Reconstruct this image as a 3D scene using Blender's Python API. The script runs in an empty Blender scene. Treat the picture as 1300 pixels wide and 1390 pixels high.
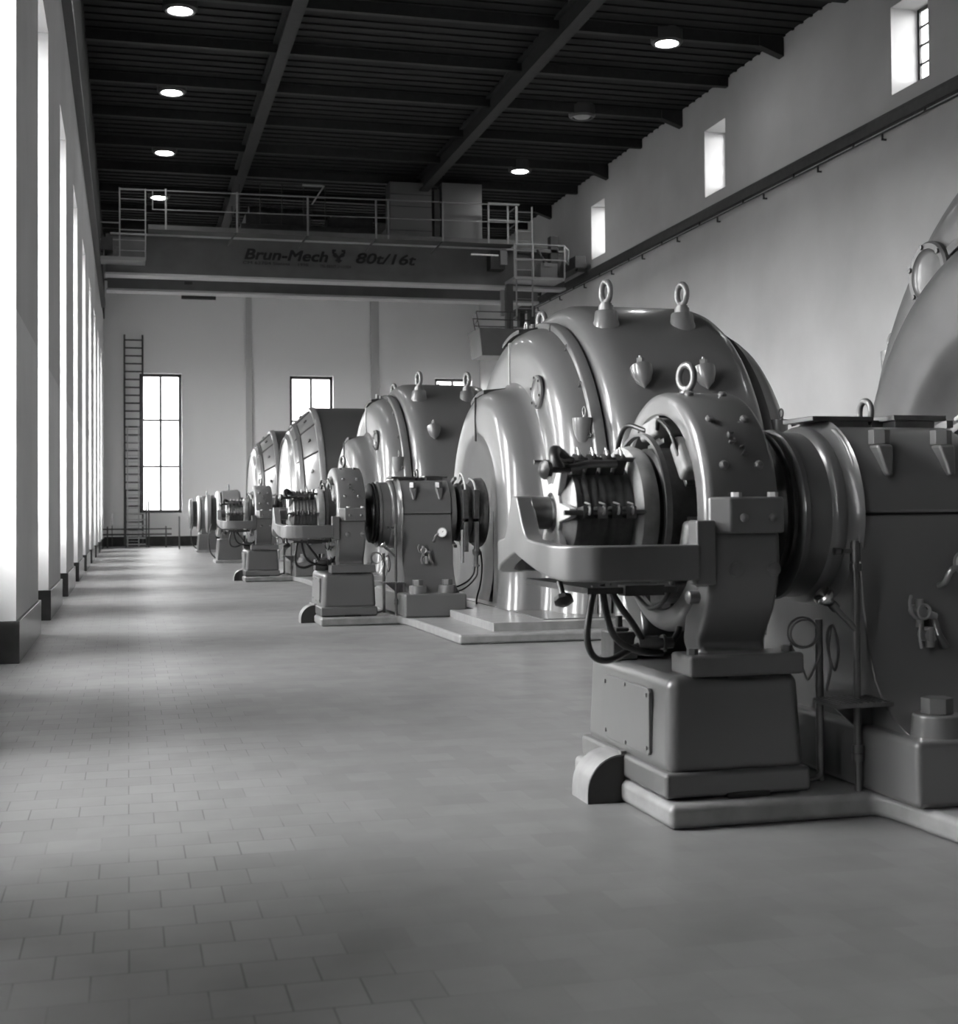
import bpy, bmesh, math, random
from mathutils import Vector, Matrix
random.seed(7)
sc = bpy.context.scene
COL = sc.collection
PI = math.pi
R = math.radians

# ------------------------------------------------------------------ materials
def mat(name, base=.3, rough=.5, metal=0., noise=0., nscale=6., bump=0., bscale=30., coat=0., spec=.5, rvar=0.):
    m = bpy.data.materials.new(name); m.use_nodes = True
    nt = m.node_tree; b = nt.nodes['Principled BSDF']
    b.inputs['Base Color'].default_value = (base, base, base, 1)
    b.inputs['Roughness'].default_value = rough
    b.inputs['Metallic'].default_value = metal
    b.inputs['Specular IOR Level'].default_value = spec
    if coat:
        b.inputs['Coat Weight'].default_value = coat; b.inputs['Coat Roughness'].default_value = .12
    L = nt.links
    tc = nt.nodes.new('ShaderNodeTexCoord')
    if noise or rvar:
        n = nt.nodes.new('ShaderNodeTexNoise'); n.inputs['Scale'].default_value = nscale
        n.inputs['Detail'].default_value = 6; L.new(tc.outputs['Object'], n.inputs['Vector'])
        if noise:
            mr = nt.nodes.new('ShaderNodeMapRange')
            mr.inputs['From Min'].default_value = .3; mr.inputs['From Max'].default_value = .7
            mr.inputs['To Min'].default_value = base*(1-noise); mr.inputs['To Max'].default_value = base*(1+noise)
            L.new(n.outputs['Fac'], mr.inputs['Value']); L.new(mr.outputs['Result'], b.inputs['Base Color'])
        if rvar:
            mr = nt.nodes.new('ShaderNodeMapRange')
            mr.inputs['From Min'].default_value = .3; mr.inputs['From Max'].default_value = .7
            mr.inputs['To Min'].default_value = rough-rvar; mr.inputs['To Max'].default_value = rough+rvar
            L.new(n.outputs['Fac'], mr.inputs['Value']); L.new(mr.outputs['Result'], b.inputs['Roughness'])
    if bump:
        n2 = nt.nodes.new('ShaderNodeTexNoise'); n2.inputs['Scale'].default_value = bscale
        n2.inputs['Detail'].default_value = 4; L.new(tc.outputs['Object'], n2.inputs['Vector'])
        bp = nt.nodes.new('ShaderNodeBump'); bp.inputs['Strength'].default_value = bump
        bp.inputs['Distance'].default_value = .01
        L.new(n2.outputs['Fac'], bp.inputs['Height']); L.new(bp.outputs['Normal'], b.inputs['Normal'])
    return m

def emis(name, val, strength):
    m = bpy.data.materials.new(name); m.use_nodes = True
    b = m.node_tree.nodes['Principled BSDF']
    b.inputs['Base Color'].default_value = (val, val, val, 1)
    b.inputs['Emission Color'].default_value = (1, 1, 1, 1); b.inputs['Emission Strength'].default_value = strength
    return m

M = {}
M['paint'] = mat('machine paint', .108, .32, bump=.12, bscale=5, coat=.5)
M['paint_dark'] = mat('dark machine paint', .05, .35, coat=.3)
M['plinth'] = mat('worn plinth paint', .22, .35, noise=.15, nscale=7, bump=.2, bscale=14, coat=.2)
M['steel'] = mat('bright steel', .6, .25, metal=1., noise=.1)
M['dsteel'] = mat('oily dark steel', .16, .28, metal=.8, noise=.3)
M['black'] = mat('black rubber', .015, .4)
M['dark'] = mat('dark insulated winding', .035, .45, noise=.4, nscale=20)
M['cloth'] = mat('wrapped coil', .22, .6, noise=.2, nscale=12)
M['brass'] = mat('pale brass', .35, .3, metal=.7)
M['comm'] = mat('dull copper commutator', .09, .3, noise=.2, nscale=30)
M['pale'] = mat('pale enamel', .40, .35, coat=.2)
M['crane'] = mat('crane paint', .11, .45, noise=.12, nscale=1.5)
M['crane_light'] = mat('crane railing paint', .24, .4)
M['flange'] = mat('girder flange paint', .42, .7, spec=.2)
M['cabinet'] = mat('cabinet sheet metal', .15, .35)
M['letter'] = mat('black lettering', .008, .6)
M['white'] = mat('white enamel', .8, .4)
M['frame'] = mat('dark window frame', .03, .4)
M['rail'] = mat('dark runway steel', .035, .5, noise=.2)
M['base'] = mat('dark glazed skirting tile', .035, .18, noise=.3, nscale=4)
M['beam'] = mat('ceiling beam paint', .022, .7, noise=.2)
M['lamp'] = emis('lamp glow', .9, 14.)
M['lampoff'] = mat('unlit lamp glass', .35, .3)
M['lring'] = mat('lamp rim', .06, .4)
M['ladder'] = mat('dark ladder paint', .06, .5)
M['ladder2'] = mat('aluminium ladder', .5, .4, metal=.3)
M['ground'] = mat('outside ground', .12, .9)
M['hill'] = mat('distant hillside', .30, .95, noise=.2, nscale=.05)

def wallmat():
    m = mat('lime plaster wall', .5, .75, bump=.15, bscale=18)
    nt = m.node_tree; L = nt.links; b = nt.nodes['Principled BSDF']
    g = nt.nodes.new('ShaderNodeNewGeometry'); sx = nt.nodes.new('ShaderNodeSeparateXYZ')
    L.new(g.outputs['Position'], sx.inputs[0])
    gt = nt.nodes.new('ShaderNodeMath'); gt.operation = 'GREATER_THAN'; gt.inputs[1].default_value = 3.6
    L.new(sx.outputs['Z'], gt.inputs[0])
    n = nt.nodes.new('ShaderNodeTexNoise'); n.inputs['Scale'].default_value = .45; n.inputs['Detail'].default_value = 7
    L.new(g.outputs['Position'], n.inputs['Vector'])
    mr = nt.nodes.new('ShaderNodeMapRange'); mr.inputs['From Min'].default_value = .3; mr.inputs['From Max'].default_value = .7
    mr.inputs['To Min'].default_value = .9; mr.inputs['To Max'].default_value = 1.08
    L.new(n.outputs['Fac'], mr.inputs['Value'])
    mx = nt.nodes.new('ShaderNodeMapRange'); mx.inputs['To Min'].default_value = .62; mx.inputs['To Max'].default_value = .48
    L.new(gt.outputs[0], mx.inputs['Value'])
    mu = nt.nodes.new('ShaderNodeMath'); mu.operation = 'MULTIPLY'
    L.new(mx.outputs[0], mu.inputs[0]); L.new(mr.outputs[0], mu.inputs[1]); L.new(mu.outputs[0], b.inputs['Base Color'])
    return m
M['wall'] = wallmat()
M['wall_end'] = mat('white end wall paint', .82, .8, bump=.1, bscale=18)

def floormat():
    m = bpy.data.materials.new('clinker tile floor'); m.use_nodes = True
    nt = m.node_tree; L = nt.links; b = nt.nodes['Principled BSDF']; N = nt.nodes.new
    g = N('ShaderNodeNewGeometry')
    br = N('ShaderNodeTexBrick'); br.offset = .5; br.squash = 1
    br.inputs['Scale'].default_value = 1.
    br.inputs['Brick Width'].default_value = .24; br.inputs['Row Height'].default_value = .245
    br.inputs['Mortar Size'].default_value = .0035; br.inputs['Mortar Smooth'].default_value = .3
    br.inputs['Color1'].default_value = (.90,.90,.90,1); br.inputs['Color2'].default_value = (1.1,1.1,1.1,1)
    br.inputs['Mortar'].default_value = (1,1,1,1)
    L.new(g.outputs['Position'], br.inputs['Vector'])
    n = N('ShaderNodeTexNoise'); n.inputs['Scale'].default_value = 1.3; n.inputs['Detail'].default_value = 8
    L.new(g.outputs['Position'], n.inputs['Vector'])
    # joints: dark and open on the worn strip by the windows, closed elsewhere
    sx = N('ShaderNodeSeparateXYZ'); L.new(g.outputs['Position'], sx.inputs[0])
    mr = N('ShaderNodeMapRange'); mr.inputs['From Min'].default_value = .2; mr.inputs['From Max'].default_value = 2.2
    mr.inputs['To Min'].default_value = .12; mr.inputs['To Max'].default_value = -.32
    L.new(sx.outputs['X'], mr.inputs['Value'])
    ad = N('ShaderNodeMath'); ad.operation = 'ADD'; L.new(n.outputs['Fac'], ad.inputs[0]); L.new(mr.outputs[0], ad.inputs[1])
    ms = N('ShaderNodeMapRange'); ms.inputs['From Min'].default_value = .42; ms.inputs['From Max'].default_value = .62
    ms.inputs['To Min'].default_value = .07; ms.inputs['To Max'].default_value = .9
    L.new(ad.outputs[0], ms.inputs['Value'])
    mm = N('ShaderNodeMath'); mm.operation = 'MULTIPLY'; L.new(br.outputs['Fac'], mm.inputs[0]); L.new(ms.outputs[0], mm.inputs[1])
    # brick colour without mortar
    n2 = N('ShaderNodeTexNoise'); n2.inputs['Scale'].default_value = 5; n2.inputs['Detail'].default_value = 8
    L.new(g.outputs['Position'], n2.inputs['Vector'])
    cr = N('ShaderNodeMapRange'); cr.inputs['From Min'].default_value = .3; cr.inputs['From Max'].default_value = .7
    cr.inputs['To Min'].default_value = .155; cr.inputs['To Max'].default_value = .18
    L.new(n2.outputs['Fac'], cr.inputs['Value'])
    mix = N('ShaderNodeMix'); mix.data_type = 'FLOAT'
    tv = N('ShaderNodeMath'); tv.operation = 'MULTIPLY'; L.new(cr.outputs[0], tv.inputs[0]); L.new(br.outputs['Color'], tv.inputs[1])
    L.new(mm.outputs[0], mix.inputs[0]); L.new(tv.outputs[0], mix.inputs[2]); mix.inputs[3].default_value = .04
    L.new(mix.outputs[0], b.inputs['Base Color'])
    rr = N('ShaderNodeMapRange'); rr.inputs['From Min'].default_value = .3; rr.inputs['From Max'].default_value = .7
    rr.inputs['To Min'].default_value = .37; rr.inputs['To Max'].default_value = .45
    L.new(n.outputs['Fac'], rr.inputs['Value']); L.new(rr.outputs[0], b.inputs['Roughness'])
    bp = N('ShaderNodeBump'); bp.inputs['Strength'].default_value = .15; bp.inputs['Distance'].default_value = .004
    L.new(n2.outputs['Fac'], bp.inputs['Height']); L.new(bp.outputs['Normal'], b.inputs['Normal'])
    b.inputs['Specular IOR Level'].default_value = .55
    return m
M['floor'] = floormat()

def ceilmat():
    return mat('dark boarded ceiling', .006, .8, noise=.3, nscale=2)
M['ceiling'] = ceilmat()

def glassmat():
    m = bpy.data.materials.new('window glass'); m.use_nodes = True
    nt = m.node_tree; nt.nodes.clear()
    o = nt.nodes.new('ShaderNodeOutputMaterial'); mx = nt.nodes.new('ShaderNodeMixShader')
    t = nt.nodes.new('ShaderNodeBsdfTransparent'); g = nt.nodes.new('ShaderNodeBsdfGlossy')
    t.inputs['Color'].default_value = (.95, .95, .95, 1); g.inputs['Roughness'].default_value = .02
    mx.inputs[0].default_value = .06
    nt.links.new(t.outputs[0], mx.inputs[1]); nt.links.new(g.outputs[0], mx.inputs[2]); nt.links.new(mx.outputs[0], o.inputs[0])
    return m
M['glass'] = glassmat()

# ------------------------------------------------------------------ mesh builder
def frame_of(d):
    d = Vector(d).normalized()
    a = Vector((0, 0, 1)) if abs(d.z) < .9 else Vector((1, 0, 0))
    u = d.cross(a).normalized(); v = d.cross(u).normalized()
    return d, u, v

class MB:
    def __init__(s): s.v = []; s.f = []
    def add(s, vs, fs):
        o = len(s.v); s.v += [tuple(p) for p in vs]; s.f += [tuple(i+o for i in f) for f in fs]; return s
    def box(s, x0, x1, y0, y1, z0, z1): return s.frust((x0, x1, y0, y1), z0, (x0, x1, y0, y1), z1)
    def frust(s, b, z0, t, z1):
        vs = [(b[0],b[2],z0),(b[1],b[2],z0),(b[1],b[3],z0),(b[0],b[3],z0),(t[0],t[2],z1),(t[1],t[2],z1),(t[1],t[3],z1),(t[0],t[3],z1)]
        return s.add(vs, [(0,3,2,1),(4,5,6,7),(0,1,5,4),(1,2,6,5),(2,3,7,6),(3,0,4,7)])
    def cyl(s, p0, p1, r0, r1=None, n=16, ph=0):
        r1 = r0 if r1 is None else r1
        p0 = Vector(p0); p1 = Vector(p1); d, u, v = frame_of(p1-p0)
        vs = []
        for p, r in ((p0, r0), (p1, r1)):
            for i in range(n):
                a = 2*PI*i/n+ph; vs.append(p+u*math.cos(a)*r+v*math.sin(a)*r)
        fs = [(i, (i+1) % n, n+(i+1) % n, n+i) for i in range(n)]
        fs += [tuple(range(n-1, -1, -1)), tuple(range(n, 2*n))]
        return s.add(vs, fs)
    def hexn(s, p, d, r, h):
        p = Vector(p); return s.cyl(p, p+Vector(d).normalized()*h, r, n=6)
    def tube(s, pts, r, n=10, closed=False):
        pts = [Vector(p) for p in pts]; m = len(pts); vs = []; fs = []
        t0 = (pts[1]-pts[0]).normalized(); _, u, v = frame_of(t0); prev = t0
        for i, p in enumerate(pts):
            if closed: t = (pts[(i+1) % m]-pts[i-1]).normalized()
            else: t = (pts[min(i+1, m-1)]-pts[max(i-1, 0)]).normalized()
            q = prev.rotation_difference(t); u = (q @ u).normalized(); v = t.cross(u).normalized(); prev = t
            for k in range(n):
                a = 2*PI*k/n; vs.append(p+u*math.cos(a)*r+v*math.sin(a)*r)
        for i in range(m if closed else m-1):
            j = (i+1) % m
            for k in range(n):
                fs.append((i*n+k, i*n+(k+1) % n, j*n+(k+1) % n, j*n+k))
        if not closed: fs += [tuple(range(n-1, -1, -1)), tuple(range((m-1)*n, m*n))]
        return s.add(vs, fs)
    def spline(s, pts, r, n=10, sub=8):
        P = [Vector(p) for p in pts]; P = [P[0]*2-P[1]]+P+[P[-1]*2-P[-2]]; out = []
        for i in range(1, len(P)-2):
            a, b, c, d = P[i-1:i+3]
            for k in range(sub):
                t = k/sub
                out.append(.5*((2*b)+(c-a)*t+(2*a-5*b+4*c-d)*t*t+(3*b-a-3*c+d)*t**3))
        out.append(P[-2]); return s.tube(out, r, n)
    def lathe(s, o, d, prof, n=48, ring=False, a0=0, a1=2*PI):
        """revolve (a, r) pairs about the axis o + a*d; ring = closed section"""
        o = Vector(o); d, u, v = frame_of(d); vs = []; fs = []; m = len(prof)
        full = abs(a1-a0-2*PI) < 1e-6; nn = n if full else n+1
        for i in range(nn):
            a = a0+(a1-a0)*i/n; e = u*math.cos(a)+v*math.sin(a)
            for (x, r) in prof: vs.append(o+d*x+e*r)
        for i in range(n):
            j = (i+1) % nn
            for k in range(m if ring else m-1):
                l = (k+1) % m
                fs.append((i*m+k, i*m+l, j*m+l, j*m+k))
        if not ring and full:
            if prof[0][1] > 1e-6: fs.append(tuple(i*m for i in range(n)))
            if prof[-1][1] > 1e-6: fs.append(tuple(i*m+m-1 for i in range(n-1, -1, -1)))
        if ring and not full:
            fs.append(tuple(range(m))); fs.append(tuple((nn-1)*m+k for k in range(m-1, -1, -1)))
        return s.add(vs, fs)
    def torus(s, c, nrm, Rr, r, n=28, m=10):
        d, u, v = frame_of(nrm); c = Vector(c)
        return s.tube([c+u*math.cos(2*PI*i/n)*Rr+v*math.sin(2*PI*i/n)*Rr for i in range(n)], r, m, True)
    def prism(s, poly, ax, a0, a1):
        def P(a, p, q): return (a, p, q) if ax == 'x' else (p, a, q) if ax == 'y' else (p, q, a)
        n = len(poly)
        vs = [P(a0, *p) for p in poly]+[P(a1, *p) for p in poly]
        fs = [tuple(range(n-1, -1, -1)), tuple(range(n, 2*n))]+[(i, (i+1) % n, n+(i+1) % n, n+i) for i in range(n)]
        return s.add(vs, fs)
    def arch(s, prof, zc, zb, n=40, flare=.0, thick=None, legs=8):
        """sweep (x, r) along an arch: upright legs from zb to zc, half circle above; axis along x at y=0"""
        m = len(prof); path = []
        for i in range(legs): path.append((-1, zb+(zc-zb)*i/legs))
        for i in range(n+1): path.append((i/n*PI, None))
        for i in range(legs-1, -1, -1): path.append((1, zb+(zc-zb)*i/legs))
        vs = []; fs = []
        for (a, z) in path:
            for (x, r) in prof:
                if z is None: vs.append((x, -r*math.cos(a), zc+r*math.sin(a)))
                else:
                    t = max(0, 1-(z-zb)/.55); vs.append((x-flare*.5*t*t, a*(r+flare*t*t), z))
        for i in range(len(path)-1):
            for k in range(m-1): fs.append((i*m+k, i*m+k+1, (i+1)*m+k+1, (i+1)*m+k))
        return s.add(vs, fs)
    def build(s, name, m, parent=None, bevel=0, seg=2, smooth=38, subd=0, recalc=True, inv=False):
        me = bpy.data.meshes.new(name); me.from_pydata(s.v, [], s.f)
        bm = bmesh.new(); bm.from_mesh(me)
        if recalc: bmesh.ops.recalc_face_normals(bm, faces=bm.faces)
        if inv: bmesh.ops.reverse_faces(bm, faces=bm.faces)
        bm.to_mesh(me); bm.free()
        me.materials.append(M[m])
        me.polygons.foreach_set('use_smooth', [True]*len(me.polygons))
        me.set_sharp_from_angle(angle=R(smooth))
        o = bpy.data.objects.new(name, me); COL.objects.link(o)
        if parent: o.parent = parent
        if bevel:
            b = o.modifiers.new('b', 'BEVEL'); b.width = bevel; b.segments = seg; b.limit_method = 'ANGLE'; b.angle_limit = R(40)
            b.harden_normals = True
        return o

def tag(o, label=None, cat=None, group=None, kind=None):
    if label: o['label'] = label
    if cat: o['category'] = cat
    if group: o['group'] = group
    if kind: o['kind'] = kind
    return o
def thing(name, loc, label, cat, group=None):
    o = bpy.data.objects.new(name, None); COL.objects.link(o); o.location = loc
    o.empty_display_size = .2
    return tag(o, label, cat, group)
def copy_tree(o, parent=None):
    c = o.copy(); COL.objects.link(c); c.parent = parent
    for ch in list(o.children): copy_tree(ch, c)
    return c
def struct(o, kind='structure'): o['kind'] = kind; return o

ZC = 1.49   # shaft height

# ================================================================== THE HALL
XL, XR, YB, YF, ZT = -1.10, 17.0, 66.0, -7.0, 14.15
XO = -2.05         # inner face of the outer skin in the bays
SILL, HEAD = 1.49, 8.42
PST = [14.6+5.8*k for k in range(-2, 10)]      # near corners of the piers
bays = [(p-2.3, p) for p in PST if p-2.3 < YB-1.5]
bays[0] = (bays[0][0]+1.15, bays[0][1])  # bay out of view, narrowed to lessen its light on the nearest machine
bays[-1] = (bays[-1][0], min(bays[-1][1], YB))

f = MB().box(XO-.6, XR+.8, YF-.6, YB+.8, -.3, 0).build('floor', 'floor'); struct(f)
# ceiling with fine boards
c = MB().box(XO-.6, XR+.8, YF-.6, YB+.8, ZT, ZT+.3)
y = YF
while y < YB:
    c.box(XL-.5, XR, y, y+.09, ZT-.04, ZT); y += .5
ceil = struct(c.build('ceiling', 'ceiling'))
# transverse purlins and longitudinal beams
y = 16.0
while y < YB-1:
    MB().box(XL, XR, y-.09, y+.09, 13.85, ZT).build('purlin', 'beam', ceil); y += 3.45
for x in (3.95, 10.75):
    MB().box(x-.17, x+.17, YF, YB, 13.5, 13.56).box(x-.03, x+.03, YF, YB, 13.56, ZT-.05).box(x-.17, x+.17, YF, YB, ZT-.08, ZT-.01).build('beam', 'beam', ceil)
y = 19.45
while y < YB-1:
    MB().prism([(XR, 13.6), (XR, 14.1), (XR-.7, 14.1), (XR-.7, 13.85)], 'y', y-.14, y+.14).build('beam_haunch', 'beam', ceil); y += 6.9

# left wall: deep window bays between piers
w = MB()
edges = [YF]
for a, b in bays: edges += [a, b]
edges.append(YB+.5)
for i in range(0, len(edges), 2):
    w.box(XO-.35, XL, edges[i], edges[i+1], 0, ZT)
for a, b in bays:
    w.box(XO-.35, XL, a, b, HEAD, ZT)                       # lintel
    w.box(XO-.35, XO+.30, a, b, 0, SILL-.12)                       # apron
    w.add([(XO-.35,a,SILL-.12),(XO+.3,a,SILL-.12),(XO+.3,b,SILL-.12),(XO-.35,b,SILL-.12),(XO-.35,a,SILL+.06),(XO-.35,b,SILL+.06)],
          [(0,1,2,3),(4,5,2,1),(0,3,5,4),(0,4,1),(3,2,5)])  # sloped sill
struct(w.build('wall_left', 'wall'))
# skirting following the piers
bb = MB(); t = .035
for i in range(0, len(edges), 2):
    a, b = edges[i], edges[i+1]
    bb.box(XO+.3, XL+t, a-t, b+t, 0, .43)
for a, b in bays: bb.box(XO+.28, XO+.3+t, a, b, 0, .43)
struct(bb.build('baseboard_left', 'base', bevel=.008))

def window(n, plane, c0, c1, z0, z1, at, cols, rows, deep=.06):
    """plane 'x': pane lies in x = at, c along y; plane 'y': in y = at, c along x"""
    fr = MB(); gl = MB(); t = .05 if plane == 'x' else .09
    def bx(m, a0, a1, b0, b1, d=deep):
        if plane == 'x': m.box(at-d/2, at+d/2, a0, a1, b0, b1)
        else: m.box(a0, a1, at-d/2, at+d/2, b0, b1)
    bx(fr, c0, c0+t*1.6, z0, z1); bx(fr, c1-t*1.6, c1, z0, z1); bx(fr, c0, c1, z0, z0+t*1.6); bx(fr, c0, c1, z1-t*1.6, z1)
    mu = MB()
    for i in range(1, cols):
        x = c0+(c1-c0)*i/cols; bx(mu, x-t*.6, x+t*.6, z0, z1, deep*.8)
    for i in range(1, rows):
        z = z0+(z1-z0)*i/rows; bx(mu, c0, c1, z-t*.5, z+t*.5, deep*.7)
    bx(gl, c0+.02, c1-.02, z0+.02, z1-.02, .006)
    o = struct(fr.build('window_%d' % n, 'frame'))
    if mu.v: mu.build('glazing_bars', 'frame', o)
    gl.build('pane', 'glass', o)
    return o
def portal(loc, rot, sx, sy):
    l = bpy.data.lights.new('daylight_portal', 'AREA'); l.shape = 'RECTANGLE'; l.size = sx; l.size_y = sy
    l.cycles.is_portal = True
    o = bpy.data.objects.new('daylight_portal', l); COL.objects.link(o); o.location = loc; o.rotation_euler = rot
wn = 0
for a, b in bays:
    wn += 1
    window(wn, 'x', a, b, SILL+.02, HEAD, XO-.15, 2, 6)
    portal((XO-.4, (a+b)/2, (SILL+HEAD)/2), (0, -PI/2, 0), HEAD-SILL, b-a)

# right wall with small high windows
rw = [(27.85+10.5*k-1.5, 27.85+10.5*k) for k in range(-2, 4)]
w = MB(); ed = [YF]
for a, b in rw: ed += [a, b]
ed.append(YB+.5)
for i in range(0, len(ed), 2): w.box(XR, XR+.8, ed[i], ed[i+1], 0, ZT)
for a, b in rw:
    w.box(XR, XR+.8, a, b, 0, 10.98); w.box(XR, XR+.8, a, b, 13.0, ZT)
    w.add([(XR,a,10.98),(XR+.8,a,10.98),(XR+.8,b,10.98),(XR,b,10.98),(XR+.8,a,11.3),(XR+.8,b,11.3)],
          [(0,3,2,1),(0,4,5,3),(0,1,4),(3,5,2),(1,2,5,4)])
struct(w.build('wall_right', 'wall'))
for a, b in rw:
    wn += 1
    window(wn, 'x', a, b, 11.28, 13.0, XR+.72, 2, 4)
    portal((XR+.85, (a+b)/2, 12.15), (0, PI/2, 0), 1.75, 1.5)
struct(MB().box(XR-.03, XR, YF, YB, 0, .43).build('baseboard_right', 'base'))

# end wall
bw = [(.52, 2.46), (7.55, 9.66), (14.72, 16.6)]
w = MB(); ex = [XO-.35]
for a, b in bw: ex += [a, b]
ex.append(XR+.8)
for i in range(0, len(ex), 2): w.box(ex[i], ex[i+1], YB, YB+.6, 0, ZT)
for a, b in bw:
    w.box(a, b, YB, YB+.6, 0, 1.55); w.box(a, b, YB, YB+.6, 8.12, ZT)
struct(w.build('wall_end', 'wall_end'))
for a, b in bw:
    wn += 1
    window(wn, 'y', a, b, 1.55, 8.12, YB+.3, 2, 3, .08)
    portal(((a+b)/2, YB+.65, 4.85), (-PI/2, 0, 0), b-a, 6.5)
struct(MB().box(XL, XR, YB-.04, YB, 0, .45).build('baseboard_end', 'base'))
MB().box(5.46, 5.74, YB-.12, YB, 0, ZT).build('trim_1', 'beam').__setitem__('kind', 'structure')
MB().box(11.5, 11.9, YB-.12, YB, 0, ZT).build('trim_2', 'beam').__setitem__('kind', 'structure')
M['col'] = mat('grey column paint', .5, .6)
for n in ('trim_1', 'trim_2'): bpy.data.objects[n].data.materials[0] = M['col']
struct(MB().box(XL, XL+.05, YF, YB, 10.62, ZT).build('trim_dark_sheet', 'ceiling'))  # dark sheet added to blacken the wall above the left runway beam
# wall behind the camera
struct(MB().box(XO-.35, XR+.8, YF-.5, YF, 0, ZT).build('wall_front', 'wall'))
# outside
struct(MB().box(-160, 170, -120, 260, -1.4, -1.2).build('ground', 'ground'))
hl = MB(); n = 40
pts = [(-80+240*i/n, 3+5.5*math.sin(i*.33)+3*math.sin(i*.9+1)) for i in range(n+1)]
vs = []
for x, h in pts: vs += [(x, 170, -1.3), (x, 200, max(h, 1)), (x, 240, max(h, 1)*1.3), (x, 258, -1.3)]
fs = []
for i in range(n):
    for k in range(3): fs.append((4*i+k, 4*i+k+1, 4*i+5+k, 4*i+4+k))
hl.add(vs, fs); struct(hl.build('hillside', 'hill'))

# crane runway beams
r1 = thing('crane_runway_beam', (16.9, 28, 0), 'long dark runway beam running the length of the right-hand wall', 'beam', None)
def loc_build(mb, root, name, m, **k):
    ox, oy, oz = root.location
    mb.v = [(x-ox, y-oy, z-oz) for x, y, z in mb.v]; return mb.build(name, m, root, **k)
loc_build(MB().box(16.85, 17.0, YF, 60.5, 10.27, 10.50), r1, 'flange_beam', 'rail')
loc_build(MB().box(16.84, 16.91, YF, 60.5, 10.5, 10.56), r1, 'rail', 'rail')
r2 = thing('crane_runway_beam', (-1, 28, 0), 'dark runway beam along the top of the left window wall', 'beam', None)
loc_build(MB().box(XL, -.93, YF, 60.5, 10.35, 10.55), r2, 'flange_beam', 'rail')
loc_build(MB().box(-1.02, -.95, YF, 60.5, 10.55, 10.6), r2, 'rail', 'rail')
cd = thing('wall_conduit', (16.9, 28, 10.1), 'thin conduit on hangers just below the right-hand runway beam', 'conduit')
loc_build(MB().cyl((16.9, YF+.2, 10.17), (16.9, 60, 10.17), .022, n=8), cd, 'pipe', 'rail')
y = 5
while y < 59:
    loc_build(MB().box(16.88, 16.92, y, y+.04, 10.17, 10.3), cd, 'hanger', 'rail'); loc_build(MB().box(16.9, 17.0, y-1.3, y-1.26, 10.0, 10.04).box(16.88, 16.92, y-1.3, y-1.26, 10.0, 10.17), cd, 'hanger', 'rail'); y += 3.05

# ceiling lamps
lampn = 0
def lamp(x, y, lit, label):
    t = thing('ceiling_lamp', (x, y, 13.82), label, 'lamp', None)
    MB().lathe((0,0,0), (0,0,1), [(-.05,.30),(-.06,.36),(-.0,.42),(.3,.42),(.33,.38),(.0,.30)], 32, ring=True).build('lamp_rim', 'lring', t)
    MB().lathe((0,0,0), (0,0,1), [(-.09,.0),(-.085,.12),(-.06,.22),(.0,.29),(.05,.29)], 32).build('lamp_glass', 'lamp' if lit else 'lampoff', t)
lamp(1.25, 33.9, 1, 'lit round ceiling lamp highest in view above the left aisle')
lamp(1.25, 40.6, 1, 'lit round ceiling lamp, second nearest of the left row')
lamp(1.22, 47.5, 1, 'lit round ceiling lamp over the left aisle, just before the crane')
lamp(1.18, 54.3, 1, 'small lit ceiling lamp seen through the left crane railing')
lamp(13.77, 33.4, 1, 'largest lit round ceiling lamp near the upper right wall')
lamp(13.75, 40.3, 0, 'unlit round ceiling lamp between two lit ones on the right')
lamp(13.75, 47.3, 1, 'lit round ceiling lamp above the crane electrical boxes, right side')

# ================================================================== MACHINES
GB = 'bolt'
def eye(mb, p, R_, r, phi=5, kz=1.25):
    """lifting eye standing on p"""
    x, y, z = p; n = (math.cos(R(phi)), math.sin(R(phi)), 0)
    mb.cyl((x, y, z), (x, y, z+r*1.2), r*2.0, r*1.9, 20).cyl((x, y, z+r), (x, y, z+r*2.4), r*1.2, r*.9, 16)
    cx, cy, cz = x, y, z+r*1.6+R_*kz; ux, uy = -n[1], n[0]
    mb.tube([(cx+ux*math.cos(2*PI*i/28)*R_, cy+uy*math.cos(2*PI*i/28)*R_, cz+math.sin(2*PI*i/28)*R_*kz) for i in range(28)], r, 10, True)
    return mb

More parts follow.
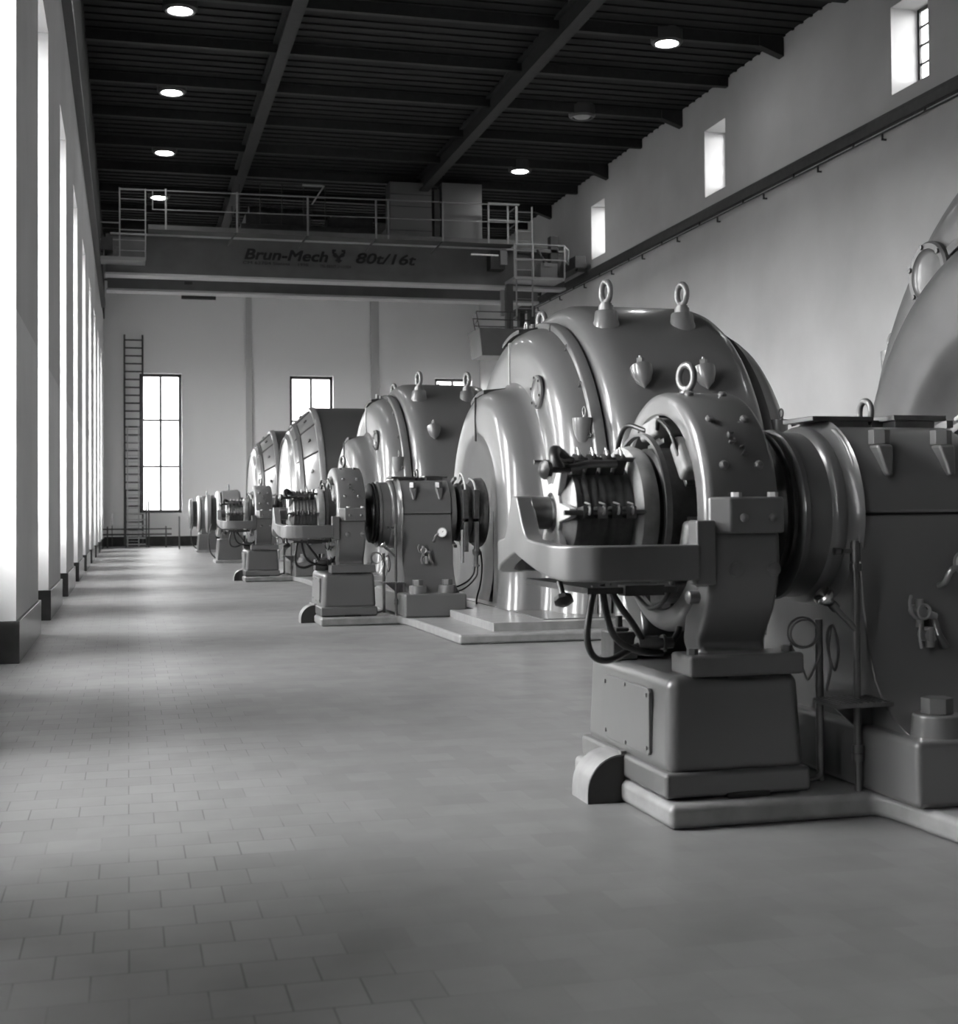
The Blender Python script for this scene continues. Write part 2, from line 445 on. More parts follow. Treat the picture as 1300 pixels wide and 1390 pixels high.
def make_exciter():
    t = thing('exciter', (0,0,0), 'x', 'exciter')
    # ring yoke -------------------------------------------------------
    ro, ri, x0, x1 = .625, .505, 2.69, 3.08
    pr = [(x0,ri+.01),(x0+.01,ri),(x1-.01,ri),(x1,ri+.01),(x1,ro-.03),(x1-.01,ro-.01),(x1-.03,ro),(x0+.045,ro),(x0+.02,ro-.008),(x0+.005,ro-.025),(x0,ro-.05)]
    y = MB().lathe((0,0,ZC), (1,0,0), pr, 96, ring=True).build('yoke_ring', 'paint', t)
    for s in (-1, 1):
        poly = [(s*.60,.795),(s*.60,.70),(s*.38,.70),(s*.26,.84),(s*.30,.98),(s*.40,1.06),(s*.50,1.22),(s*.54,1.40),(s*.645,1.40),(s*.65,1.26),(s*.63,1.13),(s*.575,1.0),(s*.50,.90),(s*.47,.85),(s*.47,.81)]
        MB().prism(poly if s < 0 else poly[::-1], 'x', 2.705, 3.07).build('yoke_leg', 'paint', t, bevel=.035, seg=4)
    for s in (-1, 1):
        MB().box(2.60, 3.20, min(s*.37, s*.62), max(s*.37, s*.62), .695, .80).build('foot', 'paint', t, bevel=.018, seg=3)
        for x in (2.64, 3.14): MB().hexn((x, s*.55, .80), (0,0,1), .028, .03).build('foot_bolt', 'paint', t)
        MB().prism([(2.70,s*.56),(2.705,s*.62),(2.785,s*.695),(3.065,s*.695),(3.065,s*.56)], 'z', 1.385, 1.56).build('joint_block', 'paint', t, bevel=.014, seg=3)
        MB().box(2.61, 2.71, min(s*.58,s*.69), max(s*.58,s*.69), 1.14, 1.45).build('bracket_pad', 'paint', t, bevel=.012)
        for x in (2.83, 3.02):
            MB().hexn((x, s*.66, 1.56), (0,0,1), .026, .022).build('joint_bolt', 'pale', t)
    # pole bolts round the rim
    for x in (2.85, 3.0):
        for s in (-1, 1):
            MB().lathe((x, s*.695, 1.46), (0,s,0), [(-.004,.02),(.012,.02),(.018,.012),(.02,0)], 12).build('joint_screw', 'paint', t)
            MB().lathe((x-.02+(x-2.85)*.3, s*.648, 1.21), (0,s,-.0), [(-.01,.034),(.012,.034),(.02,.02),(.022,0)], 16).build('pole_bolt', 'paint', t)
    for a in (16, 43, 69):
        for s in ((-1, 1) if a < 60 else (-1, 1)):
            for x in (2.80, 2.985):
                aa = R(a)*s; d = Vector((0, math.sin(aa), math.cos(aa)))
                rr = ro
                p = Vector((x, 0, ZC))+d*(rr-.004)
                MB().lathe(p, d, [(0,.023),(.016,.023),(.024,.014),(.025,0)], 12).build('pole_bolt', 'paint', t)
    # raised casting number
    for ch, x, a, sz in (('5', 2.85, 58, .10), ('2', 2.90, 64, .075)):
        aa = -R(a); d = Vector((0, math.sin(aa), math.cos(aa)))
        o = text_mesh(ch, 'cast_numeral', 'paint', ext=.018, size=sz, off=.0)
        zax = d; xax = Vector((1,0,0)); yax = zax.cross(xax)
        o.matrix_world = Matrix.Translation(Vector((x,0,ZC))+d*(ro+.002)) @ Matrix((xax, yax, zax)).transposed().to_4x4()
        o.parent = t
    eye(MB(), (2.86, 0, ZC+ro-.01), .052, .019, 24).build('lifting_eye', 'paint', t)
    # field poles with coils inside the ring
    for a in (0, 60, 120, 180, 240, 300):
        aa = R(a+8); d = Vector((0, math.sin(aa), math.cos(aa))); s_ = Vector((0, math.cos(aa), -math.sin(aa)))
        def blk(m, r0, r1, hw, xa, xb):
            O = Vector((0,0,ZC)); vs = []
            for x in (xa, xb):
                for (r, w_) in ((r0,-hw),(r0,hw),(r1,hw),(r1,-hw)): vs.append(O+Vector((x,0,0))+d*r+s_*w_)
            m.add(vs, [(0,1,2,3),(7,6,5,4),(0,4,5,1),(1,5,6,2),(2,6,7,3),(3,7,4,0)])
        p = MB(); blk(p, .36, .51, .065, 2.70, 3.04); blk(p, .345, .375, .115, 2.70, 3.04)
        p.build('field_pole', 'dsteel', t, bevel=.006)
        q = MB(); blk(q, .385, .485, .115, 2.655, 3.07); q.build('field_coil', 'cloth', t, bevel=.025, seg=3)
    # coil leads
    MB().spline([(2.66,-.08,ZC+.43),(2.63,-.18,ZC+.47),(2.64,-.30,ZC+.40),(2.66,-.36,ZC+.28)], .011).build('coil_lead', 'black', t)
    MB().spline([(2.66,.08,ZC+.43),(2.60,.22,ZC+.46),(2.60,.36,ZC+.33),(2.62,.46,ZC+.12)], .013).build('coil_lead', 'black', t)
    # rotor: armature, commutator, shaft
    MB().lathe((0,0,ZC), (1,0,0), [(2.60,.26),(2.60,.31),(2.62,.33),(2.70,.335),(3.02,.335),(3.05,.33),(3.08,.24),(3.14,.20),(3.19,.20),(3.20,.34),(3.21,.40),(3.225,.415),(3.245,.40),(3.255,.40),(3.26,.425),(3.28,.425),(3.29,.40),(3.29,.1)], 64).build('armature', 'dark', t)
    MB().lathe((0,0,ZC), (1,0,0), [(2.575,.395),(2.575,.412),(2.605,.412),(2.605,.395)], 64, ring=True).build('rocker_ring', 'dsteel', t)
    MB().lathe((0,0,ZC), (1,0,0), [(2.47,.0),(2.47,.30),(2.485,.335),(2.53,.345),(2.57,.33),(2.58,.25)], 64).build('armature_cover', 'cloth', t)
    c = MB(); pf = [(2.12,.0),(2.12,.16)]
    x = 2.16
    pf += [(2.15,.215),(2.16,.24)]
    while x < 2.46:
        pf += [(x+.005,.245),(x+.030,.245),(x+.033,.237),(x+.038,.237)]; x += .045
    pf += [(2.48,.24),(2.48,0)]
    c.lathe((0,0,ZC), (1,0,0), pf, 64).build('commutator', 'comm', t)
    MB().cyl((2.0,0,ZC), (3.29,0,ZC), .075, n=24).build('shaft', 'steel', t)
    # outboard bracket: U-shaped arm with a raised bearing seat ------------
    path = [(2.62,-.66),(2.45,-.665),(2.25,-.66),(2.12,-.63),(2.04,-.56),(1.99,-.46),(1.965,-.34),(1.955,-.2),(1.95,-.08),(1.95,.08),(1.955,.2),(1.965,.34),(1.99,.46),(2.04,.56),(2.12,.63),(2.25,.66),(2.45,.665),(2.62,.66)]
    def zt(y):
        a = abs(y)
        return 1.335+(.20*max(0, 1-(a-.05)/.16)**1.5 if a < .21 else 0)+.045*max(0, 1-a/.5) if a > .05 else 1.575
    def zb(y):
        a = abs(y); return 1.165 if a > .52 else 1.165+.12*(1-a/.52)
    vs = []; fs = []; n = len(path)
    fine = []
    for i in range(n-1):
        for k in range(4):
            u = k/4; fine.append((path[i][0]*(1-u)+path[i+1][0]*u, path[i][1]*(1-u)+path[i+1][1]*u))
    fine.append(path[-1]); path = fine; n = len(path)
    for i, (x, y_) in enumerate(path):
        a = Vector(path[max(i-1, 0)]); b = Vector(path[min(i+1, n-1)]); tt = (b-a).normalized(); nn = Vector((-tt.y, tt.x))
        th = .045
        Z1 = zt(y_); Z0 = zb(y_)
        for (k, z) in ((-1,Z0),(-1,Z1),(1,Z1),(1,Z0)): vs.append((x+nn.x*th*k, y_+nn.y*th*k, z))
    for i in range(n-1):
        for k in range(4): fs.append((4*i+k, 4*i+(k+1) % 4, 4*i+4+(k+1) % 4, 4*i+4+k))
    fs += [(3,2,1,0), (4*n-4,4*n-3,4*n-2,4*n-1)]
    MB().add(vs, fs).build('brush_bracket', 'paint', t, bevel=.012, seg=3)
    MB().lathe((0,0,ZC), (1,0,0), [(1.98,.06),(1.98,.085),(2.09,.085),(2.09,.06)], 32, ring=True, a0=0, a1=2*PI).build('end_bearing', 'paint_dark', t, bevel=.006)
    # white three-armed spider carrying the brush rods
    sp = MB()
    sp.lathe((0,0,ZC), (1,0,0), [(2.10,.10),(2.10,.15),(2.14,.15),(2.14,.10)], 32, ring=True)
    for a in (35, 145, 215, 325, 270, 90):
        d = Vector((0, math.sin(R(a)), math.cos(R(a)))); s_ = Vector((0, math.cos(R(a)), -math.sin(R(a))))
        O = Vector((2.12,0,ZC)); vs = []
        for dx in (-.02, .02):
            for (r, w_) in ((.13,-.05),(.13,.05),(.31,.022),(.31,-.022)): vs.append(O+Vector((dx,0,0))+d*r+s_*w_)
        sp.add(vs, [(0,1,2,3),(7,6,5,4),(0,4,5,1),(1,5,6,2),(2,6,7,3),(3,7,4,0)])
    sp.build('rocker_spider', 'pale', t, bevel=.008)
    for a in (35, 90, 145, 215, 270, 325):
        d = Vector((0, math.sin(R(a)), math.cos(R(a)))); s_ = Vector((0, math.cos(R(a)), -math.sin(R(a))))
        O = Vector((0,0,ZC))
        rod = MB().cyl(O+Vector((2.07,0,0))+d*.325, O+Vector((2.50,0,0))+d*.325, .013, n=10).build('brush_rod', 'dsteel', t)
        for j in range(4):
            x = 2.19+j*.075; p = O+Vector((x,0,0))+d*.29
            vs = []
            for dx in (-.026, .026):
                for (r, w_) in ((-.045,-.02),(-.045,.025),(.05,.03),(.05,-.03)): vs.append(p+Vector((dx,0,0))+d*r+s_*w_)
            h = MB().add(vs, [(0,1,2,3),(7,6,5,4),(0,4,5,1),(1,5,6,2),(2,6,7,3),(3,7,4,0)])
            h.build('brush_holder', 'dsteel' if (j+a) % 2 else 'dark', rod)
            MB().torus(p+d*.06+s_*.01, (1,0,0), .02, .005, 12, 6).tube([p+d*.06, p+d*.08+s_*.04, p+d*.0+s_*.05], .005, 6).build('brush_spring', 'brass', rod)
    # adjusting knobs, dark star shaped
    for (p, q) in (((2.10,-.32,1.70),(1.97,-.36,1.70)), ((2.05,-.30,1.15),(2.05,-.36,1.07))):
        k = MB().cyl(p, q, .016, n=10)
        P = Vector(q); D = (Vector(q)-Vector(p)).normalized()
        k.lathe(P, D, [(-.02,.02),(-.01,.045),(.015,.05),(.03,.03),(.035,0)], 8)
        k.build('adjusting_knob', 'black', t)
    MB().spline([(2.05,-.33,1.70),(2.03,-.30,1.76),(2.07,-.2,1.80),(2.16,-.16,1.74)], .028).build('terminal_clamp', 'black', t)
    MB().tube([(2.06,-.30,1.70),(2.2,-.32,1.73),(2.35,-.30,1.73)], .02).build('terminal_bar', 'dsteel', t)
    # underside: lower rods, rack and cables
    MB().box(2.12, 2.58, -.52, .52, 1.10, 1.13).box(2.3, 2.5, -.55, -.45, 1.09, 1.14).build('lower_tray', 'dark', t)
    for (x, z) in ((2.62, 1.08), (2.66, 1.16)):
        MB().lathe((x, -.60, z), (1,0,0), [(-.03,.018),(-.02,.032),(.03,.032),(.04,.018)], 14).build('terminal_nut', 'paint', t)
    for pts in ([(2.19,-.42,1.13),(2.165,-.42,1.02),(2.15,-.42,.88),(2.19,-.40,.79),(2.28,-.36,.765),(2.40,-.30,.80),(2.50,-.25,.83)],
                [(2.24,-.38,1.14),(2.26,-.38,1.02),(2.30,-.36,.90),(2.38,-.32,.83),(2.50,-.28,.79),(2.60,-.26,.78)],
                [(2.30,-.30,1.13),(2.36,-.30,1.03),(2.44,-.28,.93),(2.50,-.26,.84)]):
        MB().spline(pts, .017).build('cable', 'black', t)
    MB().cyl((2.47,-.25,.83), (2.58,-.25,.83), .038, n=16).cyl((2.58,-.25,.83), (2.66,-.25,.83), .028, n=16).cyl((2.605,-.25,.83), (2.62,-.25,.83), .042, n=16).build('cable_gland', 'dsteel', t)
    MB().spline([(2.66,-.25,.83),(2.72,-.2,.9),(2.74,-.1,1.0)], .016).build('cable', 'black', t)
    # lower poles' connector strip
    MB().spline([(2.66,-.33,1.20),(2.64,-.2,1.04),(2.64,0,.99),(2.64,.2,1.04)], .012).build('coil_lead', 'black', t)
    return t

def text_mesh(body, name, m, ext=.01, size=1., off=0., shear=0.):
    cu = bpy.data.curves.new(name, 'FONT'); cu.body = body; cu.size = size; cu.extrude = ext; cu.offset = off; cu.shear = shear
    cu.align_x = 'LEFT'
    o = bpy.data.objects.new(name, cu); COL.objects.link(o)
    dg = bpy.context.evaluated_depsgraph_get()
    me = bpy.data.meshes.new_from_object(o.evaluated_get(dg))
    bpy.data.objects.remove(o)
    me.materials.clear(); me.materials.append(M[m]); me.name = name
    o = bpy.data.objects.new(name, me); COL.objects.link(o); return o

def make_exciter_pedestal():
    t = thing('exciter_pedestal', (0,0,0), 'x', 'pedestal')
    MB().frust((2.49, 3.215, -.60, .60), .22, (2.51, 3.19, -.58, .58), .70).build('body', 'paint', t, bevel=.06, seg=5)
    MB().box(2.465, 3.225, -.625, .625, .125, .245).build('skirt', 'paint', t, bevel=.022, seg=3)
    MB().box(2.80, 3.02, -.604, -.58, .685, .712).build('slot_shade', 'black', t)  # solid black blocks paint in the shade inside two slots
    MB().box(2.78, 3.0, -.632, -.60, .118, .140).build('slot_shade', 'black', t)
    # access panel on the aisle side
    pn = MB(); vs = []
    pn.prism([(-.38,.31),(-.36,.29),(.26,.29),(.28,.31),(.28,.60),(.26,.62),(-.36,.62),(-.38,.60)], 'x', 2.478, 2.502)
    p = pn.build('access_panel', 'paint', t, bevel=.004)
    for (y, z) in ((-.35,.325),(-.35,.585),(-.05,.605),(.25,.585),(.25,.325),(-.05,.305)):
        MB().lathe((2.48, y, z), (-1,0,0), [(0,.012),(.007,.011),(.01,0)], 10).build('panel_screw', 'dsteel', p)
    b = MB().box(2.50, 2.64, .18, .38, .70, .85).box(2.53, 2.61, .22, .34, .85, .87).build('terminal_box', 'dsteel', t, bevel=.008)
    MB().cyl((2.57,.28,.87), (2.57,.28,.93), .02, n=12).build('cable_gland', 'black', b)
    return t

def make_bearing():
    t = thing('bearing_pedestal', (0,0,0), 'x', 'bearing')
    # lower casting: stacked rings of a flaring section
    prof = [(1.465,.485),(1.25,.49),(1.0,.52),(.80,.56),(.65,.62),(.54,.70),(.47,.80),(.425,.92),(.415,.97)]
    def xr(z): k = (1.465-z)/1.05; return 3.58-.0*k, 4.28+.0*k
    m = MB(); vs = []; n = len(prof)
    for (z, h) in prof:
        x0, x1 = xr(z)
        vs += [(x0,-h,z),(x1,-h,z),(x1,h,z),(x0,h,z)]
    fs = [(0,1,2,3), tuple(4*(n-1)+k for k in (3,2,1,0))]
    for i in range(n-1):
        for k in range(4): fs.append((4*i+k, 4*i+4+k, 4*i+4+(k+1) % 4, 4*i+(k+1) % 4))
    m.add(vs, fs).build('lower_housing', 'paint', t, bevel=.012, seg=3)
    MB().box(3.50, 4.33, -1.12, 1.12, .116, .425).build('base', 'paint', t, bevel=.03, seg=4)
    for s in (-1, 1):
        for x in (3.70, 4.10):
            MB().cyl((x, s*.97, .40), (x, s*.97, .53), .125, .115, 32).build('bolt_boss', 'paint', t, bevel=.012)
            b = MB().hexn((x, s*.97, .53), (0,0,1), .075, .075).build('hex_nut', 'paint', t, bevel=.004)
    # snouts (lower and upper halves) and cap
    def snout(xa, xb, nm, lo):
        pf = [(3.30,.30),(3.30,.435),(3.31,.452),(3.335,.455),(3.345,.44),(3.46,.442),(3.475,.465),(3.49,.472),(3.52,.472),(3.535,.465),(3.57,.48),(3.60,.52)]
        a0 = 0; o = MB().lathe((0,0,ZC-.02), (1,0,0), pf+[(xb,.30)], 64, ring=True)
        return o.build(nm, 'paint', t)
    snout(3.30, 3.60, 'oil_seal_housing', True)
    MB().lathe((0,0,ZC-.02), (1,0,0), [(4.29,.30),(4.29,.47),(4.36,.46),(4.38,.42),(4.38,.30)], 64, ring=True).build('oil_seal_housing', 'paint', t)
    # cap
    pts = [(-.49,1.478)]
    for a in range(0, 181, 10):
        aa = R(a); y_ = -.49*math.cos(aa); z_ = 1.478+.455*min(1, math.sin(aa)*1.12)**.9
        pts.append((y_, z_))
    pts.append((.49,1.478))
    MB().prism(pts, 'x', 3.58, 4.28).build('cap', 'paint', t, bevel=.015, seg=3)
    MB().box(3.595, 4.27, -.46, .46, 1.455, 1.485).build('joint_gasket', 'black', t)
    for s in (-1, 1):
        for x in (3.76, 4.12):
            z0 = 1.50
            MB().frust((x-.02, x+.02, s*.48-.02, s*.48+.02), 1.66, (x-.05, x+.05, s*.39-.06, s*.39+.06), 1.83).build('bolt_boss', 'paint', t, bevel=.02)
            MB().hexn((x, s*.39, 1.83), (0,0,1), .055, .075).build('hex_nut', 'paint', t, bevel=.003)
    # sight lids on top, with the lifting eye between them
    MB().box(3.50, 3.86, -.17, .17, 1.965, 1.99).box(3.60, 3.84, -.15, .15, 1.90, 1.97).build('sight_lid', 'dsteel', t, bevel=.004)
    MB().box(3.98, 4.30, -.17, .17, 1.97, 2.0).box(4.0, 4.24, -.15, .15, 1.90, 1.975).build('sight_lid', 'dsteel', t, bevel=.004)
    MB().box(3.84, 4.0, -.02, .02, 1.93, 1.98).build('lid_hinge', 'dsteel', t)
    eye(MB(), (3.88, -.05, 1.93), .05, .017, 8).build('lifting_eye', 'paint', t)
    # oil pressure gauge with its elbow
    g = MB().lathe((4.12,-.60,1.22), Vector((-.35,-1,.1)), [(-.03,.0),(-.03,.06),(.0,.068),(.012,.066),(.012,.056),(.004,.056),(.004,0)], 32).build('pressure_gauge', 'brass', t)
    d = Vector((-.35,-1,.1)).normalized(); p = Vector((4.12,-.60,1.22))
    MB().lathe(p, d, [(.003,0),(.008,.0),(.008,.055),(.003,.055)], 32).build('dial', 'white', g)
    MB().tube([p+d*.010+Vector((-.0,0,0)), p+d*.010+Vector((.03,-.0,.03))], .003, 6).build('pointer', 'black', g)
    MB().spline([(4.02,-.50,1.10),(4.02,-.56,1.12),(4.04,-.585,1.18),(4.11,-.575,1.21)], .016).build('gauge_pipe', 'brass', t)
    # valve cluster
    v = MB().cyl((3.86,-.50,.98), (3.86,-.60,.98), .03, n=16).cyl((3.86,-.58,1.04), (3.86,-.58,.90), .02, n=12).torus((3.86,-.62,.98), (0,1,0), .035, .008, 20, 6).cyl((3.86,-.58,.98), (3.95,-.58,.95), .02, n=10).build('oil_valve', 'brass', t)
    MB().spline([(3.80,-.60,1.06),(3.78,-.62,1.02),(3.80,-.62,.96),(3.86,-.60,.94)], .008).build('valve_lever', 'brass', v)
    v = MB().cyl((3.90,-.50,.86), (3.90,-.62,.86), .035, n=16).cyl((3.90,-.60,.90), (3.90,-.60,.80), .024, n=12).build('oil_valve', 'brass', t)
    MB().spline([(3.84,-.62,.92),(3.82,-.64,.86),(3.83,-.64,.80)], .008).build('valve_lever', 'brass', v)
    MB().tube([(3.94,-.56,.96),(3.94,-.62,.86),(3.98,-.62,.80)], .02).build('drain_elbow', 'dsteel', t)
    return t

def make_oil_pipes():
    t = thing('oil_pipe_stand', (0,0,0), 'x', 'pipework')
    x, y = 3.47, -.64
    MB().cyl((x,y,.10), (x,y,1.34), .019, n=14).build('standpipe', 'dsteel', t)
    for z in (1.21, .28, .32):
        MB().cyl((x,y,z-.018), (x,y,z+.018), .03, n=14).build('pipe_union', 'dsteel', t)
    MB().cyl((x,y,1.24), (x,y,1.33), .026, n=14).cyl((x,y,1.29), (x-.07,y,1.29), .013, n=10).lathe((x-.10,y,1.29), (1,0,0), [(-.02,.0),(-.015,.02),(.015,.02),(.02,0)], 12).build('tap', 'dsteel', t)
    # bright filler funnel on an inclined branch
    a = Vector((x,y,.90)); b = Vector((3.33,-.66,1.03)); d = (b-a).normalized()
    MB().cyl(a, b, .016, n=12).cyl(b-d*.03, b+d*.01, .024, n=12).build('filler_branch', 'dsteel', t)
    MB().lathe(b, d, [(-.01,.018),(.015,.022),(.03,.034),(.045,.036),(.055,.050),(.075,.052),(.085,.044),(.08,.03),(.06,.0)], 24).build('filler_funnel', 'steel', t)
    # coiled hoses on the second pipe
    MB().cyl((3.33,-.52,.15), (3.33,-.52,.95), .02, n=12).build('return_pipe', 'dsteel', t)
    MB().torus((3.22,-.56,.89), (.2,1,.0), .075, .006, 24, 6).torus((3.225,-.57,.885), (.25,1,.1), .068, .006, 24, 6).spline([(3.30,-.56,.89),(3.315,-.57,.80),(3.28,-.57,.72),(3.24,-.57,.66),(3.21,-.57,.72),(3.15,-.56,.84)], .006, 6).build('coiled_tube', 'dsteel', t)
    MB().spline([(3.37,-.57,.92),(3.35,-.58,.80),(3.38,-.58,.70),(3.41,-.57,.80),(3.38,-.57,.92),(3.34,-.58,.86),(3.36,-.58,.72),(3.34,-.57,.60)], .007, 6).build('coiled_tube', 'dsteel', t)
    MB().spline([(3.33,-.52,.25),(3.31,-.55,.18),(3.2,-.55,.15)], .012, 8).build('coiled_tube', 'dsteel', t)
    # bracketed tread plate
    p = MB().box(3.27, 3.575, -.80, -.56, .545, .565)
    for i in range(9): p.box(3.28+i*.033, 3.295+i*.033, -.795, -.565, .565, .571)
    p.build('tread_plate', 'dsteel', t)
    MB().prism([(3.34,.545),(3.575,.545),(3.575,.36),(3.55,.36)], 'y', -.60, -.58).build('plate_bracket', 'dsteel', t)
    return t

def make_slip_rings():
    t = thing('slip_ring_unit', (0,0,0), 'x', 'slip rings')
    MB().lathe((0,0,ZC), (1,0,0), [(4.40,.10),(4.40,.24),(4.42,.26),(4.44,.40),(4.48,.41),(4.50,.30),(4.53,.30),(4.54,.40),(4.60,.40),(4.61,.30),(4.66,.30),(4.67,.44),(4.72,.48),(4.80,.49),(4.82,.47),(4.84,.2)], 64).build('slip_ring', 'dark', t)
    for x in (4.46, 4.57):
        MB().lathe((0,0,ZC), (1,0,0), [(x-.02,.46),(x-.02,.50),(x+.02,.50),(x+.02,.46)], 48, ring=True, a0=R(95), a1=R(265)).build('brush_yoke', 'dsteel', t)
    MB().spline([(4.50,-.34,1.50),(4.50,-.40,1.72),(4.50,-.30,1.95),(4.50,-.1,2.03),(4.54,.1,2.0)], .014).build('brush_cable', 'pale', t)
    MB().spline([(4.62,-.36,1.46),(4.64,-.42,1.70),(4.64,-.30,1.90),(4.62,-.12,1.96)], .014).build('brush_cable', 'pale', t)
    for i, x in enumerate((4.47, 4.62)):
        MB().box(x-.04, x+.04, -.55, -.44, 1.40, 1.80).build('brush_box', 'dark', t, bevel=.01)
        MB().box(x-.03, x+.03, -.56, -.47, .95, 1.36).build('brush_box', 'dsteel', t, bevel=.01)
    MB().cyl((4.42,-.52,.80), (4.42,-.52,1.25), .02, n=10).build('drip_pipe', 'brass', t)
    g = MB().cyl((4.62,-.50,.98), (4.62,-.50,.90), .06, .05, 16).cyl((4.62,-.50,.90), (4.62,-.50,.76), .03, n=12).cyl((4.62,-.50,.77), (4.62,-.50,.745), .05, n=12).build('cable_gland', 'dsteel', t)
    MB().spline([(4.60,-.50,.75),(4.58,-.50,.65),(4.50,-.50,.55),(4.38,-.52,.49),(4.30,-.52,.47)], .012).build('cable', 'black', t)
    MB().spline([(4.64,-.50,.75),(4.62,-.50,.62),(4.52,-.50,.50),(4.40,-.52,.43),(4.30,-.52,.42)], .012).build('cable', 'black', t)
    MB().spline([(4.70,-.42,.95),(4.71,-.46,.75),(4.70,-.40,.5),(4.68,-.28,.3),(4.68,-.26,.2)], .012).build('cable', 'black', t)
    return t

def make_generator():
    t = thing('generator', (0,0,0), 'x', 'generator')
    zb = .226
    A = [(5.0,.01),(5.0,.30),(4.98,.55),(4.86,.93),(4.82,1.0),(4.78,1.05),(4.76,1.12),(4.75,1.3),(4.76,1.48),(4.79,1.57),(4.84,1.64),(4.92,1.69),(5.02,1.72),(5.14,1.74),(5.22,1.77),(5.27,1.83)]
    MB().arch(A, ZC, zb, 56, .10).build('bearing_shield', 'paint', t, smooth=60, inv=False)
    B = [(5.28,1.60),(5.27,1.80),(5.26,2.0),(5.26,2.2),(5.28,2.33),(5.33,2.43),(5.42,2.52),(5.52,2.57),(5.64,2.60)]
    MB().arch(B, ZC, zb, 56, .10).build('end_shield', 'paint', t, smooth=60)
    MB().arch([(5.64,2.50),(5.64,2.66),(5.66,2.68),(5.79,2.68),(5.80,2.66),(5.80,2.4)], ZC, zb, 56, .05).build('clamping_ring', 'paint', t, smooth=50)
    D = [(5.83,2.3),(5.83,2.64),(5.85,2.74),(5.90,2.82),(5.98,2.88),(6.10,2.92),(6.25,2.93),(7.55,2.93),(7.70,2.92),(7.82,2.88),(7.90,2.82),(7.95,2.74),(7.96,2.64),(7.96,2.3)]
    MB().arch(D, ZC, zb, 72, .06).build('stator_housing', 'paint', t, smooth=60)
    E_ = [(7.99,2.3),(7.99,2.66),(8.12,2.66),(8.14,2.60),(8.28,2.57),(8.38,2.50),(8.46,2.40),(8.50,2.2),(8.52,1.8),(8.60,1.75),(8.9,1.7),(9.0,1.55),(9.02,1.0),(9.0,.1)]
    MB().arch(E_, ZC, zb, 56, .06).build('end_shield', 'paint', t, smooth=60)
    # vertical joint strips on the faces
    MB().box(4.735, 4.765, -.01, .01, ZC+1.0, ZC+1.62).build('joint_seam', 'paint_dark', t)
    MB().box(5.245, 5.285, -.015, .015, ZC+1.75, ZC+2.40).build('joint_seam', 'pale', t)
    # dark louvred vents on the crowns of both shields
    def vent(r, xa, xb, w):
        m = MB(); a = w/r
        m.lathe((0,0,ZC), (1,0,0), [(xa,r),(xa,r+.02),(xb,r+.02),(xb,r)], 12, ring=True, a0=PI-.0, a1=PI+.01)
        m = MB(); vs = []; fs = []; n = 14
        for i in range(n+1):
            th = -a*.15+a*i/n
            for (x, rr) in ((xa,r-.04),(xa,r+.02),(xb,r+.06),(xb,r-.02)): vs.append((x, rr*math.sin(th), ZC+rr*math.cos(th)))
        for i in range(n):
            for k in range(4): fs.append((4*i+k, 4*i+(k+1) % 4, 4*i+4+(k+1) % 4, 4*i+4+k))
        fs += [(3,2,1,0), (4*n,4*n+1,4*n+2,4*n+3)]
        return m.add(vs, fs)
    vent(1.70, 4.84, 5.24, .75).build('vent', 'rail', t, bevel=.006)
    vent(2.56, 5.36, 5.64, .9).build('vent', 'rail', t, bevel=.006)
    eye(MB(), (5.50,-.02,ZC+2.56), .045, .013).build('lifting_eye', 'pale', t)
    MB().cyl((5.54,.06,ZC+2.56),(5.54,.06,ZC+2.70),.03,n=8).cyl((5.58,-.1,ZC+2.56),(5.58,-.1,ZC+2.66),.035,n=8).build('terminal_stud', 'dsteel', t)
    # inspection hatches either side of the face
    for s in (-1, 1):
        yc, zc = s*1.42, 3.07
        h = MB().lathe((5.25,yc,zc), (-1,0,0), [(0,.225),(.03,.225),(.045,.21),(.045,.175),(.03,.165),(.02,.14),(.018,0)], 40).build('inspection_cover', 'paint', t)
        for k in range(6):
            a = k*PI/3+.3
            MB().hexn((5.208, yc+.195*math.cos(a), zc+.195*math.sin(a)), (-1,0,0), .018, .018).build('cover_bolt', 'paint_dark', h)
    # clamp studs along the ring
    for s in (-1, 1):
        for a in (18, 35, 52, 69, 86):
            d = Vector((0, s*math.sin(R(a)), math.cos(R(a)))); p = Vector((5.60,0,ZC))+d*2.60
            MB().cyl(p, p+d*.06, .014, n=8).torus(p+d*.07, (1,0,0), .022, .008, 10, 6).build('clamp_stud', 'dsteel', t)
    # lifting pocket on the shield
    for s, xs in ((-1, 5.55), (1, 5.55), (-1, 8.25), (1, 8.25)):
        a = R(66); d = Vector((0, s*math.sin(a), math.cos(a))); p = Vector((xs,0,ZC))+d*2.60
        MB().lathe(p+Vector((0,s*-.04,.12)), (0,0,-1), [(0,.0),(0,.13),(.12,.125),(.5,.06),(.62,.0)], 20).build('lifting_pocket', 'paint', t)
        eye(MB(), p+Vector((0,s*.04,.12)), .045, .014).build('lifting_eye', 'paint', t)
        MB().cyl(p+Vector((.16,0,.06)), p+Vector((.22,s*.02,.08)), .035, n=8).build('clamp_stud', 'dsteel', t)
